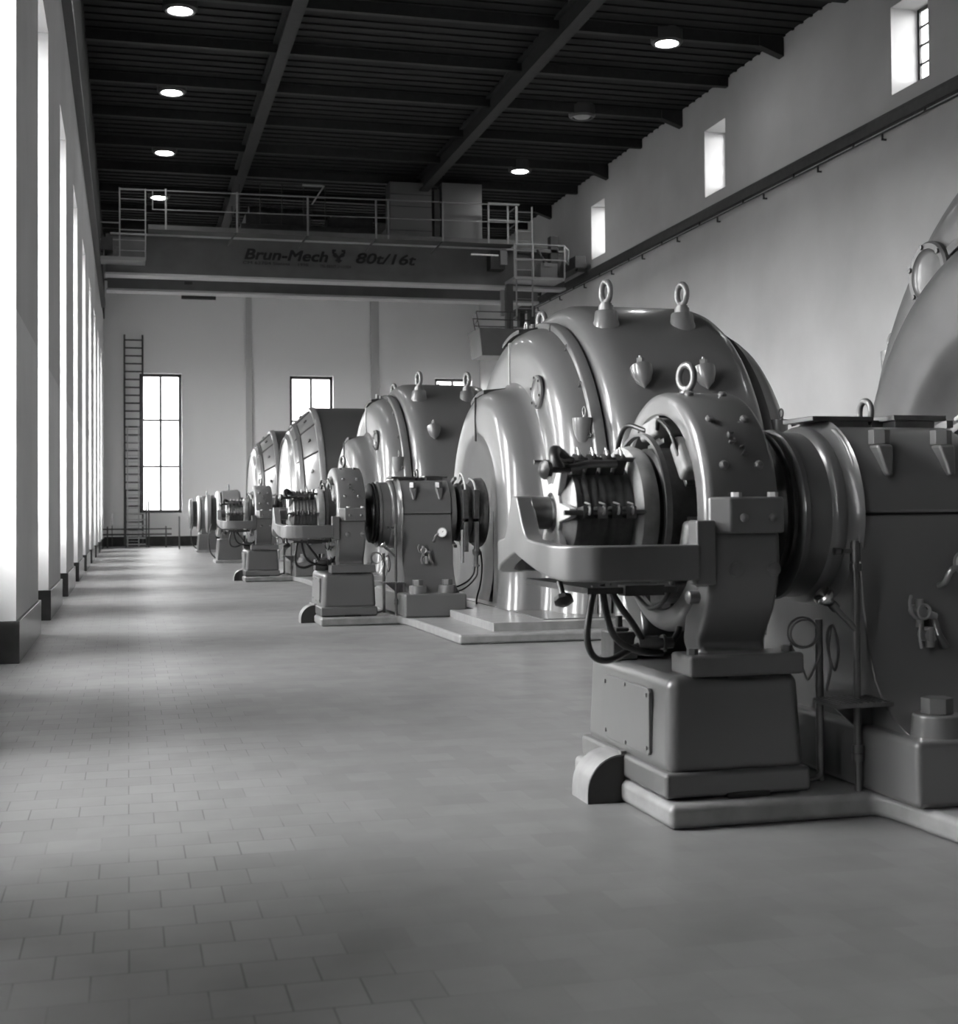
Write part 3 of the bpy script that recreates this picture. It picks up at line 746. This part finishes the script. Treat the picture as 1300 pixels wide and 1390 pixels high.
    # lifting eyes and corbels on the housing
    for s in (-1, 1):
        for x in (6.19, 7.28):
            a = R(30); y = s*2.93*math.sin(a); z = ZC+2.93*math.cos(a)
            MB().lathe((x,y,z-.12), (0,0,1), [(0,.19),(.10,.175),(.14,.16),(.24,.15),(.26,.135),(.26,.105),(.33,.10),(.33,0)], 28).build('eye_boss', 'paint', t)
            eye(MB(), (x,y,z+.19), .105, .042, 14, 1.3).build('lifting_eye', 'paint', t)
        for x in (6.30, 7.16):
            a = R(54); y = s*2.93*math.sin(a); z = ZC+2.93*math.cos(a)
            MB().lathe((x,y+s*.07,z+.10), (0,s*.42,-.9), [(0,0),(0,.145),(.08,.14),(.20,.10),(.31,.0)], 24).build('corbel', 'paint', t)
            MB().hexn((x,y+s*.06,z+.10), (0,0,1), .05, .12).cyl((x,y+s*.06,z+.22), (x,y+s*.06,z+.25), .025, n=10).build('corbel_bolt', 'paint', t)
    return t

def make_plinth():
    t = thing('machine_plinth', (0,0,0), 'x', 'plinth')
    poly = [(2.45,-.72),(3.50,-.72),(3.535,-.78),(3.56,-1.35),(3.60,-3.72),(9.7,-3.72),(9.7,3.72),(3.60,3.72),(3.56,1.35),(3.535,.78),(3.50,.72),(2.45,.72)]
    MB().prism(poly, 'z', 0, .115).build('lower_slab', 'plinth', t, bevel=.035, seg=4)
    poly = [(4.08,-1.2),(4.07,-3.45),(9.4,-3.45),(9.4,3.45),(4.07,3.45),(4.08,1.2),(4.42,1.16),(4.42,-1.16)]
    MB().prism(poly, 'z', .10, .215).build('upper_slab', 'plinth', t, bevel=.008)
    MB().box(4.75, 9.1, -3.2, 3.2, .205, .225).build('sole_plate', 'paint', t)
    return t

def make_cover():
    t = thing('cable_duct_cover', (0,0,0), 'x', 'duct cover')
    pts = [(2.475,0),(2.475,.245)]
    for a in range(90, 181, 10): pts.append((2.46+.19*math.cos(R(a)), .055+.19*math.sin(R(a))))
    pts.append((2.27,0))
    MB().prism(pts, 'y', -.05, .20).build('curved_cover', 'plinth', t)
    MB().prism([(x*.985+.035, z*.97) for x, z in pts], 'y', -.058, -.045).build('end_shade', 'black', t)  # black face laid over the near end to paint it in shade
    MB().box(2.455, 2.485, -.045, .0, .235, .26).build('fixing_tab', 'paint', t)
    return t

AX = [6.72, 18.70, 30.85]
makers = dict(exciter=make_exciter, exciter_pedestal=make_exciter_pedestal, bearing_pedestal=make_bearing,
              oil_pipe_stand=make_oil_pipes, slip_ring_unit=make_slip_rings, generator=make_generator,
              machine_plinth=make_plinth, cable_duct_cover=make_cover)
LAB = {
 'exciter': ['exciter with ring yoke and brush gear, largest and nearest of the row',
             'exciter with pale ring yoke standing before the light-faced generator, mid hall',
             'small blurred exciter yoke in front of the ribbed dark generator, third from the camera'],
 'exciter_pedestal': ['painted pedestal with screwed access panel under the foreground exciter',
             'pale-sided pedestal under the exciter in the middle distance',
             'small dark-fronted pedestal under the third exciter from the camera'],
 'bearing_pedestal': ['dark glossy bearing housing with big hex nuts beside the foreground exciter',
             'bearing housing with a white round gauge, in the middle distance',
             'third bearing housing from the camera, mostly behind the nearer exciter yoke'],
 'oil_pipe_stand': ['oil pipes with bright funnel and coiled tubes beside the foreground exciter pedestal',
             'slim oil pipes left of the bearing housing with the white gauge',
             'small oil pipes behind the third exciter from the camera'],
 'slip_ring_unit': ['dark slip rings between the foreground bearing housing and its generator, mostly hidden',
             'dark slip rings with hanging cables between the white-gauge bearing and the light generator face',
             'dark slip rings of the third machine, behind the middle exciter'],
 'generator': ['huge nearest generator, partly seen above the foreground bearing housing',
             'large light-faced generator with two lifting eyes, behind the foreground exciter',
             'third generator from the camera, rounded, between the middle one and the ribbed ones'],
 'machine_plinth': ['worn painted plinth slab under the foreground machine',
             'broad two-step plinth slab under the central generator',
             'low plinth slab under the third machine from the camera'],
 'cable_duct_cover': ['quarter-round duct cover beside the foreground exciter pedestal',
             'small quarter-round duct cover beside the middle exciter pedestal',
             'tiny dark quarter-round duct cover beside the third exciter pedestal'],
}
GRP = {'exciter': 'exciters along the aisle', 'exciter_pedestal': 'exciter pedestals along the aisle', 'bearing_pedestal': 'bearing housings of the machines',
       'oil_pipe_stand': 'oil pipes beside the bearings', 'slip_ring_unit': 'slip ring units of the machines', 'generator': 'generators in the row',
       'machine_plinth': 'machine plinths in the row', 'cable_duct_cover': 'duct covers on the floor'}
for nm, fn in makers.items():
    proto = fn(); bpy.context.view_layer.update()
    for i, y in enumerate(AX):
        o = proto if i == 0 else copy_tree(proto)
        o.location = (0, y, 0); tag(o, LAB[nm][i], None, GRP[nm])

M['mottled'] = mat('dark mottled generator paint', .05, .42, noise=.5, nscale=1.1, coat=.2)  # darker and more mottled than the paint of the other generators
for ch in bpy.data.objects['generator'].children:
    if ch.name.split('.')[0] in ('bearing_shield', 'end_shield', 'clamping_ring', 'stator_housing', 'inspection_cover'):
        ch.material_slots[0].link = 'OBJECT'; ch.material_slots[0].material = M['mottled']

# ---- the two farther, older machines with ribbed covers
def make_gen_b():
    t = thing('generator', (0,0,0), 'x', 'generator')
    n = 16
    MB().lathe((0,0,ZC), (1,0,0), [(4.72,.5),(4.70,1.6),(4.72,2.35),(4.80,2.55),(4.95,2.68),(5.0,2.78),(5.40,3.16),(5.42,3.16)], 64).build('end_cover', 'paint', t, smooth=25)
    MB().lathe((0,0,ZC), (1,0,0), [(5.40,2.9),(5.40,3.24),(5.43,3.27),(5.56,3.30),(5.58,3.27),(5.58,2.9)], 96, ring=True).build('cover_flange', 'paint', t)
    MB().lathe((0,0,ZC), (1,0,0), [(5.57,2.9),(5.57,3.25),(5.62,3.27),(8.2,3.27),(8.25,3.2),(8.25,2.9)], 96, ring=True).build('stator_housing', 'paint_dark', t)
    MB().lathe((0,0,ZC), (1,0,0), [(8.2,3.1),(8.5,2.8),(8.8,2.4),(8.85,.3)], 64).build('end_cover', 'paint', t)
    for r0 in (1,):
        MB().lathe((0,0,ZC), (1,0,0), [(4.90,2.68),(4.88,2.72),(4.98,2.80),(5.02,2.74)], 96, ring=True).build('cover_rib', 'paint_dark', t)
        MB().lathe((0,0,ZC), (1,0,0), [(4.70,2.30),(4.68,2.34),(4.76,2.46),(4.80,2.40)], 96, ring=True).build('cover_rib', 'paint_dark', t)
    for a in range(-165, 180, 22):
        d = Vector((0, -math.sin(R(a)), math.cos(R(a))))
        O = Vector((0,0,ZC))
        MB().tube([O+Vector((4.70,0,0))+d*2.30, O+Vector((4.90,0,0))+d*2.66, O+Vector((5.0,0,0))+d*2.79, O+Vector((5.42,0,0))+d*3.19], .03, 6).build('cover_rib', 'paint_dark', t)
        a2 = a+11; d = Vector((0, -math.sin(R(a2)), math.cos(R(a2)))); p = O+Vector((5.2,0,0))+d*2.99
        MB().lathe(p, Vector((-.7,0,0))+d*.7, [(0,.06),(.03,.055),(.04,0)], 10).build('cover_knob', 'paint_dark', t)
    for s in (-1, 1): MB().box(5.6, 8.2, min(s*2.6,s*3.3), max(s*2.6,s*3.3), .1, 1.2).build('foot', 'paint_dark', t, bevel=.03)
    return t
def make_exc_b():
    t = thing('exciter', (0,0,0), 'x', 'exciter')
    MB().lathe((0,0,ZC), (1,0,0), [(2.30,0),(2.30,.50),(2.32,.58),(2.42,.60),(2.44,.56),(2.46,.48)], 40).build('end_ring', 'paint', t)
    MB().lathe((0,0,ZC), (1,0,0), [(2.46,.3),(2.46,.50),(2.62,.50),(2.62,.3)], 40, ring=True).build('commutator', 'dark', t)
    MB().lathe((0,0,ZC), (1,0,0), [(2.60,.3),(2.60,.66),(2.63,.70),(2.70,.71),(2.72,.66),(2.72,.3)], 48, ring=True).build('flange_ring', 'pale', t)
    MB().lathe((0,0,ZC), (1,0,0), [(2.72,.3),(2.72,.64),(2.78,.70),(3.25,.74),(3.32,.68),(3.32,.3)], 48, ring=True).build('yoke_ring', 'paint', t)
    MB().lathe((0,0,ZC), (1,0,0), [(3.3,0),(3.3,.5),(3.42,.5),(3.44,.3),(3.58,.3),(3.58,0)], 40).build('shaft', 'dark', t)
    eye(MB(), (2.98,0,ZC+.70), .06, .02).build('lifting_eye', 'paint', t)
    MB().box(2.74, 3.28, -.45, .45, .70, 1.0).build('foot', 'paint', t, bevel=.02)
    MB().spline([(2.45,-.5,1.2),(2.35,-.55,.8),(2.40,-.55,.35),(2.55,-.55,.15)], .02).build('cable', 'black', t)
    return t
def make_ped_b():
    t = thing('exciter_pedestal', (0,0,0), 'x', 'pedestal')
    MB().frust((2.60,3.34,-.6,.6), .09, (2.66,3.30,-.55,.55), .72).build('body', 'paint', t, bevel=.03, seg=3)
    MB().box(2.55, 3.40, -.68, .68, 0, .09).build('skirt', 'plinth', t, bevel=.02)
    return t
def make_bear_b():
    t = thing('bearing_pedestal', (0,0,0), 'x', 'bearing')
    MB().frust((3.65,4.4,-.8,.8), .0, (3.75,4.3,-.5,.5), ZC).build('lower_housing', 'paint', t, bevel=.03, seg=3)
    MB().lathe((0,0,ZC), (1,0,0), [(3.6,.3),(3.6,.46),(3.7,.5),(4.35,.5),(4.45,.46),(4.45,.3)], 40, ring=True).build('cap', 'paint', t)
    return t
labB = {
 'generator': ['large ribbed conical-faced generator, dark-bodied, fourth in the row', 'smaller-looking ribbed generator farthest down the row, behind the other ribbed one'],
 'exciter': ['small multi-ring exciter with lifting eye, fourth in the row', 'farthest exciter, stacked pale rings by the end wall window'],
 'exciter_pedestal': ['plain pedestal under the fourth exciter in the row', 'farthest pedestal in the row, near the end wall'],
 'bearing_pedestal': ['bearing housing of the fourth machine, hidden behind nearer yokes', 'bearing housing of the farthest machine, hardly visible'],
}
for nm, fn in (('generator', make_gen_b), ('exciter', make_exc_b), ('exciter_pedestal', make_ped_b), ('bearing_pedestal', make_bear_b)):
    proto = fn()
    for i, y in enumerate((42.6, 54.6)):
        o = proto if i == 0 else copy_tree(proto)
        o.location = (0, y, 0); tag(o, labB[nm][i], None, GRP[nm])
t = thing('guard_rail', (2.9, 59.5, 0), 'white horizontal guard rail beyond the farthest exciter', 'railing')
MB().box(-.85, 1.3, -.03, .03, 1.40, 1.50).build('top_rail', 'white', t)
for x in (-.8, .2, 1.25): MB().box(x-.03, x+.03, -.03, .03, 0, 1.4).build('post', 'paint', t)

# ================================================================== CRANE
YC = 50.0
cr = thing('overhead_crane', (0, YC, 0), 'overhead travelling crane with lettered girder, railings and hanging cab', 'crane')
def cp(mb, name, m, par=None, **k): return mb.build(name, m, par or cr, **k)
for y0 in (0, 3.55):
    g = cp(MB().box(-.75, 16.3, y0+.05, y0+.6, 10.08, 11.46), 'girder', 'crane')
    cp(MB().box(-.78, 16.32, y0-.05, y0+.7, 10.0, 10.08).box(-.6, 16.3, y0-.03, y0+.7, 11.44, 11.5), 'flange', 'flange', g)
cp(MB().box(2.1, 2.4, 3.45, 3.58, 10.3, 10.42), 'junction_box', 'rail')
for x in (-.9, 16.35):
    e = cp(MB().box(x-.02 if x > 0 else x, x+.4, -1.2, 5.4, 10.66, 11.1), 'end_carriage', 'rail')
    for y0 in (-.9, 5.0): cp(MB().cyl((x+.12 if x > 0 else x+.0, y0, 10.72), (x+.5 if x > 0 else x+.12, y0, 10.72), .17 if x > 0 else .12, n=24), 'wheel', 'rail', e)
# front walkway
W0, W1 = -.85, -.05
cp(MB().box(.7, 14.1, W0, W1, 11.50, 11.55).box(.7, 14.1, W0-.02, W0+.02, 11.5, 11.66), 'walkway', 'crane')
for x in (3.75, 6.3, 8.8, 11.3): cp(MB().tube([(x, W0+.02, 11.52), (x-.25, -.02, 11.2)], .04, 6), 'walkway_strut', 'crane')
rl = cp(MB().tube([(-.25,W0,12.85),(1.3,W0,12.88),(14.15,W0,12.98)], .025, 8).tube([(.85,W0,12.2),(14.15,W0,12.32)], .02, 8).tube([(.85,W0,12.2),(.85,W0,12.86)], .02, 8), 'walkway_railing', 'crane_light')
for x in (1.3, 3.78, 6.3, 8.8, 9.25, 11.3, 13.05, 13.8, 14.15):
    cp(MB().box(x-.03, x+.03, W0-.03, W0+.03, 11.5, 12.95), 'stanchion', 'crane_light', rl)
# left platform and ladder
cp(MB().box(-.92, .6, -1.1, -.1, 10.33, 10.41).box(-.92, .6, -1.12, -1.06, 10.33, 10.45), 'left_platform', 'crane_light')
cp(MB().tube([(-.92,-1.1,11.62),(-.27,-1.1,11.62)], .025, 8).tube([(-.92,-1.1,11.02),(-.27,-1.1,11.02)], .025, 8).tube([(-.80,-1.1,10.4),(-.80,-1.1,11.02)], .02, 8), 'platform_railing', 'crane_light')
def ladder(x0, x1, y, z0, z1, nm, m, par, step=.36, r=.022):
    l = cp(MB().box(x0-r, x0+r, y-.03, y+.03, z0, z1).box(x1-r, x1+r, y-.03, y+.03, z0, z1), nm, m, par)
    z = z0+step*.8; k = MB()
    while z < z1:
        cp(MB().cyl((x0,y,z), (x1,y,z), .014, n=8), 'rung', m, l); z += step
    return l
ladder(-.27, .60, -1.1, 10.38, 12.86, 'access_ladder', 'crane_light', cr)
cp(MB().box(-.7, -.3, -.6, -.2, 10.5, 10.9), 'motor', 'dsteel')
# equipment on top
cab1 = cp(MB().box(9.45, 11.05, -.1, .7, 11.8, 13.82), 'electrical_cabinet', 'cabinet', bevel=.01)
for i in range(4): cp(MB().box(9.45, 11.05, -.115, -.1, 12.0+i*.45, 12.02+i*.45), 'panel_joint', 'rail', cab1)
cab2 = cp(MB().box(11.45, 13.0, -.1, .7, 11.8, 13.88), 'electrical_cabinet', 'cabinet', bevel=.01)
cp(MB().box(11.15, 11.35, -.1, .4, 11.6, 13.6), 'cable_riser', 'rail')
tr = cp(MB().box(4.0, 9.0, .3, 3.9, 11.62, 12.1).box(4.2, 6.6, .6, 3.0, 12.1, 12.55).box(7.3, 9.0, .9, 2.6, 12.1, 12.6), 'trolley', 'rail', bevel=.02)
cp(MB().cyl((4.4,1.7,12.6), (6.4,1.7,12.6), .42, n=32), 'hoist_drum', 'dsteel', tr)
cp(MB().cyl((7.5,1.7,12.55), (8.5,1.7,12.55), .28, n=24), 'motor', 'dsteel', tr)
for y0 in (.3, 3.9):
    m = MB()
    m.tube([(3.95,y0,13.6),(7.1,y0,13.6)], .022, 6).tube([(3.95,y0,13.15),(7.1,y0,13.15)], .018, 6)
    for x in (3.95, 4.7, 5.5, 6.3, 7.1): m.tube([(x,y0,12.1),(x,y0,13.6)], .02, 6)
    cp(m, 'trolley_railing', 'rail', tr)
cp(MB().box(6.25, 7.0, .2, .26, 13.56, 13.62).tube([(7.05,.23,13.6),(6.6,.23,12.9)], .03, 6), 'cable_festoon_arm', 'pale', tr)
# right end: upper landing, tall ladder, lower platform, cab
m = MB()
for z in (12.98, 12.35): m.tube([(13.0,-1.0,z),(14.2,-1.0,z),(14.2,.3,z)], .025, 8)
cp(m, 'landing_railing', 'crane_light')
ladder(14.0, 14.62, -1.25, 8.75, 12.85, 'access_ladder', 'crane_light', cr)
pf = cp(MB().box(13.9, 15.85, -1.35, .0, 10.12, 10.22), 'lower_platform', 'crane_light')
m = MB()
for z in (11.42, 10.86): m.tube([(13.9,-1.35,z),(15.85,-1.35,z),(16.25,-.6,z)], .028, 8)
for x, y0 in ((13.9,-1.35),(14.62,-1.35),(15.85,-1.35)): m.tube([(x,y0,10.2),(x,y0,11.42)], .028, 8)
m.tube([(16.25,-.6,10.86),(16.25,-.6,11.42)], .028, 8)
cp(m, 'platform_railing', 'crane_light', pf)
cp(MB().box(15.1, 15.75, -.8, -.2, 10.3, 10.85).box(15.2, 15.5, -.85, -.4, 10.72, 10.86), 'travel_motor', 'cabinet')
cp(MB().tube([(15.05,-.5,11.42),(15.35,-.6,10.85)], .05, 8), 'motor_cable', 'rail')
cp(MB().box(15.65, 15.95, -.3, .1, 10.5, 12.0), 'post_box', 'rail')
cp(MB().box(14.3, 15.9, -.3, .1, 11.35, 11.48), 'cross_member', 'crane')
cp(MB().box(13.2, 13.75, -.6, 0, 10.6, 11.3), 'control_box', 'rail')
cp(MB().box(13.55, 13.8, -.7, -.6, 10.75, 11.3), 'control_box', 'cabinet')
cp(MB().cyl((12.4,-.75,11.08), (13.45,-.75,11.08), .03, n=10), 'strip_lamp', 'white')
cp(MB().box(13.9, 14.15, -.25, .05, 8.3, 10.1), 'cab_hanger', 'crane')
cp(MB().box(13.72, 13.85, -.1, .05, 8.9, 9.9), 'cab_hanger', 'crane_light')
cp(MB().box(14.4, 14.6, -.3, .1, 8.5, 9.1).box(14.8, 15.0, -.3, .1, 8.6, 9.3), 'hose_hanger', 'rail')
cb = cp(MB().frust((12.75,14.9,-.9,.7), 7.3, (12.62,15.0,-1.0,.8), 8.32), 'operator_cab', 'crane', bevel=.03)
m = MB()
for z, e in ((8.62,.06),(8.9,.14)):
    m.tube([(12.62-e,-1.0-e,z),(15.0,-1.0-e,z)], .02, 6).tube([(12.62-e,-1.0-e,z),(12.95-e,.8,z)], .02, 6).tube([(12.95-e,.8,z),(15.0,.8,z)], .02, 6)
for (x, y0) in ((12.62,-1.0),(13.8,-1.0),(12.95,.8),(14.9,-1.0)): m.tube([(x,y0,8.3),(x-.14 if x < 13.5 else x, y0-.1, 8.9)], .018, 6)
cp(m, 'cab_railing', 'rail', cb)
cp(MB().box(13.2, 13.7, -.3, .3, 8.32, 8.42), 'cab_hatch', 'black', cb)
# lettering on the girder
def letter(body, x0, x1, z0, cap, shear, off, nm, bold=0):
    o = text_mesh(body, nm, 'letter', ext=.004, size=1., off=off, shear=shear)
    xs = [v.co.x for v in o.data.vertices]; ys = [v.co.y for v in o.data.vertices if True]
    sx = (x1-x0)/(max(xs)-min(xs)); capn = .69
    sy = cap/capn
    for v in o.data.vertices:
        X, Y, Z = v.co; v.co = (x0+(X-min(xs))*sx, .02-Z, z0+Y*sy)
    if bold:                                   # heavy face: the strokes are thickened by shifted copies
        bm = bmesh.new(); k = 0
        for dx in (-bold, 0, bold):
            for dz in (-bold, bold):
                n0 = len(bm.verts); bm.from_mesh(o.data); bm.verts.ensure_lookup_table()
                for v in bm.verts[n0:]: v.co += Vector((dx, -.001*k, dz))
                k += 1
        bm.to_mesh(o.data); bm.free()
    o.data.flip_normals()
    o.parent = cr
    return o
letter('Brun-Mech', 4.12, 7.14, 10.74, .37, .25, .0, 'lettering', .016)
letter('80t/16t', 8.20, 10.45, 10.74, .37, .25, .0, 'lettering', .012)
letter('CM 62704 Slatina', 4.05, 5.75, 10.56, .10, 0, .0, 'lettering')
letter('1998', 6.05, 6.42, 10.55, .10, 0, .0, 'lettering')
letter('TEL 05327 2111/324', 6.85, 8.0, 10.53, .10, 0, .0, 'lettering')
# eagle-like badge
e = MB()
cx, cz = 7.55, 10.97; s = .25
half = [(0,-1.05),(.30,-.85),(.55,-.60),(.36,-.62),(.24,-.45),(.28,-.22),(.62,-.15),(.95,.10),(.80,.22),(1.0,.40),(.98,.95),(.40,.95),(.42,.66),(.66,.62),(.60,.42),(.36,.45),(.30,.18),(.16,.22),(.10,.05),(0,.0)]
poly = [(cx+x*s, cz+z*s) for x, z in half]+[(cx-x*s, cz+z*s) for x, z in half[::-1][1:-1]]
cp(e.prism(poly, 'y', .015, .045), 'badge', 'letter')

# ================================================================== THINGS BY THE END WALL
t = thing('wall_ladder', (.25, 65.9, 0), 'tall dark ladder standing against the end wall beside the left window', 'ladder')
MB().box(-.45,-.37,-.04,.04,.0,9.9).box(.37,.45,-.04,.04,.0,9.9).build('ladder_stile', 'ladder', t)
z = .4
while z < 9.85: MB().cyl((-.4,-.01,z), (.4,-.01,z), .034, n=8).build('rung', 'ladder', t); z += .37
t = thing('extension_ladder', (.22, 65.3, 0), 'pale extension ladder leaning on the dark wall ladder', 'ladder')
MB().tube([(-.25,-.5,.0),(-.25,.35,5.6)], .03, 6).tube([(.25,-.5,.0),(.25,.35,5.6)], .03, 6).build('ladder_stile', 'ladder2', t)
for i in range(18):
    k = (i+.5)/18; MB().cyl((-.25,-.5+.85*k,.1+5.5*k), (.25,-.5+.85*k,.1+5.5*k), .016, n=8).build('rung', 'ladder2', t)
t = thing('step_platform', (.35, 64.2, 0), 'low grey step platform with handrails below the wall ladder', 'steps')
m = MB()
for i in range(6): m.box(-.42, .42, .1*i-.3, .1*i-.12, .28*i+.1, .28*i+.16)
m.build('tread', 'ladder2', t)
MB().tube([(-.45,-.35,0),(-.45,.35,1.8),(-.45,.35,2.6)], .03, 6).tube([(.45,-.35,0),(.45,.35,1.8),(.45,.35,2.6)], .03, 6).tube([(.55,-.4,0),(.55,-.4,2.1)], .04, 6).build('handrail', 'ladder', t)
MB().tube([(-.45,.4,0),(-.45,.4,2.5)], .03, 6).tube([(.45,.4,0),(.45,.4,2.5)], .03, 6).build('rear_frame', 'ladder', t)
t = thing('barrier', (.4, 63.4, 0), 'low dark barrier with two bars in front of the end wall', 'barrier')
for x in (-1.3, 1.25): MB().box(x-.03, x+.03, -.03, .03, 0, .95).box(x-.03, x+.03, -.25, .25, 0, .05).build('post', 'ladder', t)
MB().box(-1.5, 1.5, -.02, .02, .55, .63).box(-1.5, 1.5, -.02, .02, .80, .86).build('crossbar', 'ladder', t)
t = thing('marker_post', (-.72, 65.2, 0), 'short white post in the left corner by the end wall', 'post')
MB().cyl((0,0,.0), (0,0,1.0), .02, n=10).build('post', 'paint_dark', t); MB().cyl((0,0,1.0), (0,0,1.55), .045, n=12).build('white_sleeve', 'white', t)
t = thing('wall_fixture', (3.25, 65.85, 11.78), 'dark oblong fixture high on the end wall below the crane girder', 'fixture')
MB().box(-.8,.8,-.12,.13,-.12,.1).build('casing', 'rail', t); 
for x in (-.5, .5): MB().box(x-.04, x+.04, .05, .15, .05, .25).build('bracket', 'rail', t)

# ================================================================== LIGHT AND CAMERA
wd = bpy.data.worlds.new('World'); sc.world = wd; wd.use_nodes = True
bg = wd.node_tree.nodes['Background']; bg.inputs[0].default_value = (1, 1, 1, 1); bg.inputs[1].default_value = 5.0
_n = wd.node_tree.nodes; _l = wd.node_tree.links      # overcast sky, brighter on the window-wall side
_tc = _n.new('ShaderNodeTexCoord'); _sx = _n.new('ShaderNodeSeparateXYZ'); _l.new(_tc.outputs['Generated'], _sx.inputs[0])
_mr = _n.new('ShaderNodeMapRange'); _mr.interpolation_type = 'SMOOTHSTEP'
_mr.inputs['From Min'].default_value = .15; _mr.inputs['From Max'].default_value = -.95
_mr.inputs['To Min'].default_value = 1.0; _mr.inputs['To Max'].default_value = 9.0
_l.new(_sx.outputs['X'], _mr.inputs['Value'])
_m2 = _n.new('ShaderNodeMapRange'); _m2.inputs['From Min'].default_value = .2; _m2.inputs['From Max'].default_value = .9
_m2.inputs['To Min'].default_value = 0; _m2.inputs['To Max'].default_value = 4.5
_l.new(_sx.outputs['X'], _m2.inputs['Value'])
_ad = _n.new('ShaderNodeMath'); _l.new(_mr.outputs['Result'], _ad.inputs[0]); _l.new(_m2.outputs['Result'], _ad.inputs[1]); _l.new(_ad.outputs[0], bg.inputs[1])

f_, cx_, cy_ = 1857., 650., 650.
VP = (174., 698.); s_ = .008; XV = 7894.
D = Vector((VP[0]-cx_, -(VP[1]-cy_), -f_)).normalized()
Rr = Vector((XV-cx_, -((VP[1]-s_*(XV-VP[0]))-cy_), -f_)); Rr -= D*Rr.dot(D); Rr.normalize()
U = Rr.cross(D)
rot = Matrix((Rr, D, U))       # world = rot @ camera vector
cam = bpy.data.cameras.new('Camera'); co = bpy.data.objects.new('Camera', cam); COL.objects.link(co)
co.matrix_world = Matrix.Translation((0, 0, 1.5)) @ rot.to_4x4()
cam.sensor_fit = 'HORIZONTAL'; cam.sensor_width = 56.; cam.lens = 56.*f_/1300.
cam.shift_x = 0; cam.shift_y = -45./1300.
cam.clip_end = 600
cam.dof.use_dof = True; cam.dof.focus_distance = 12.; cam.dof.aperture_fstop = 5.6
sc.camera = co
sc.view_settings.view_transform = 'Standard'; sc.view_settings.look = 'None'
sc.view_settings.gamma = 1; sc.view_settings.use_curve_mapping = False
sc.view_settings.exposure = 2.3
sc.cycles.max_bounces = 10; sc.cycles.diffuse_bounces = 6; sc.cycles.glossy_bounces = 4
sc.cycles.transparent_max_bounces = 12
sc.cycles.use_denoising = True
sc.cycles.sample_clamp_indirect = 8
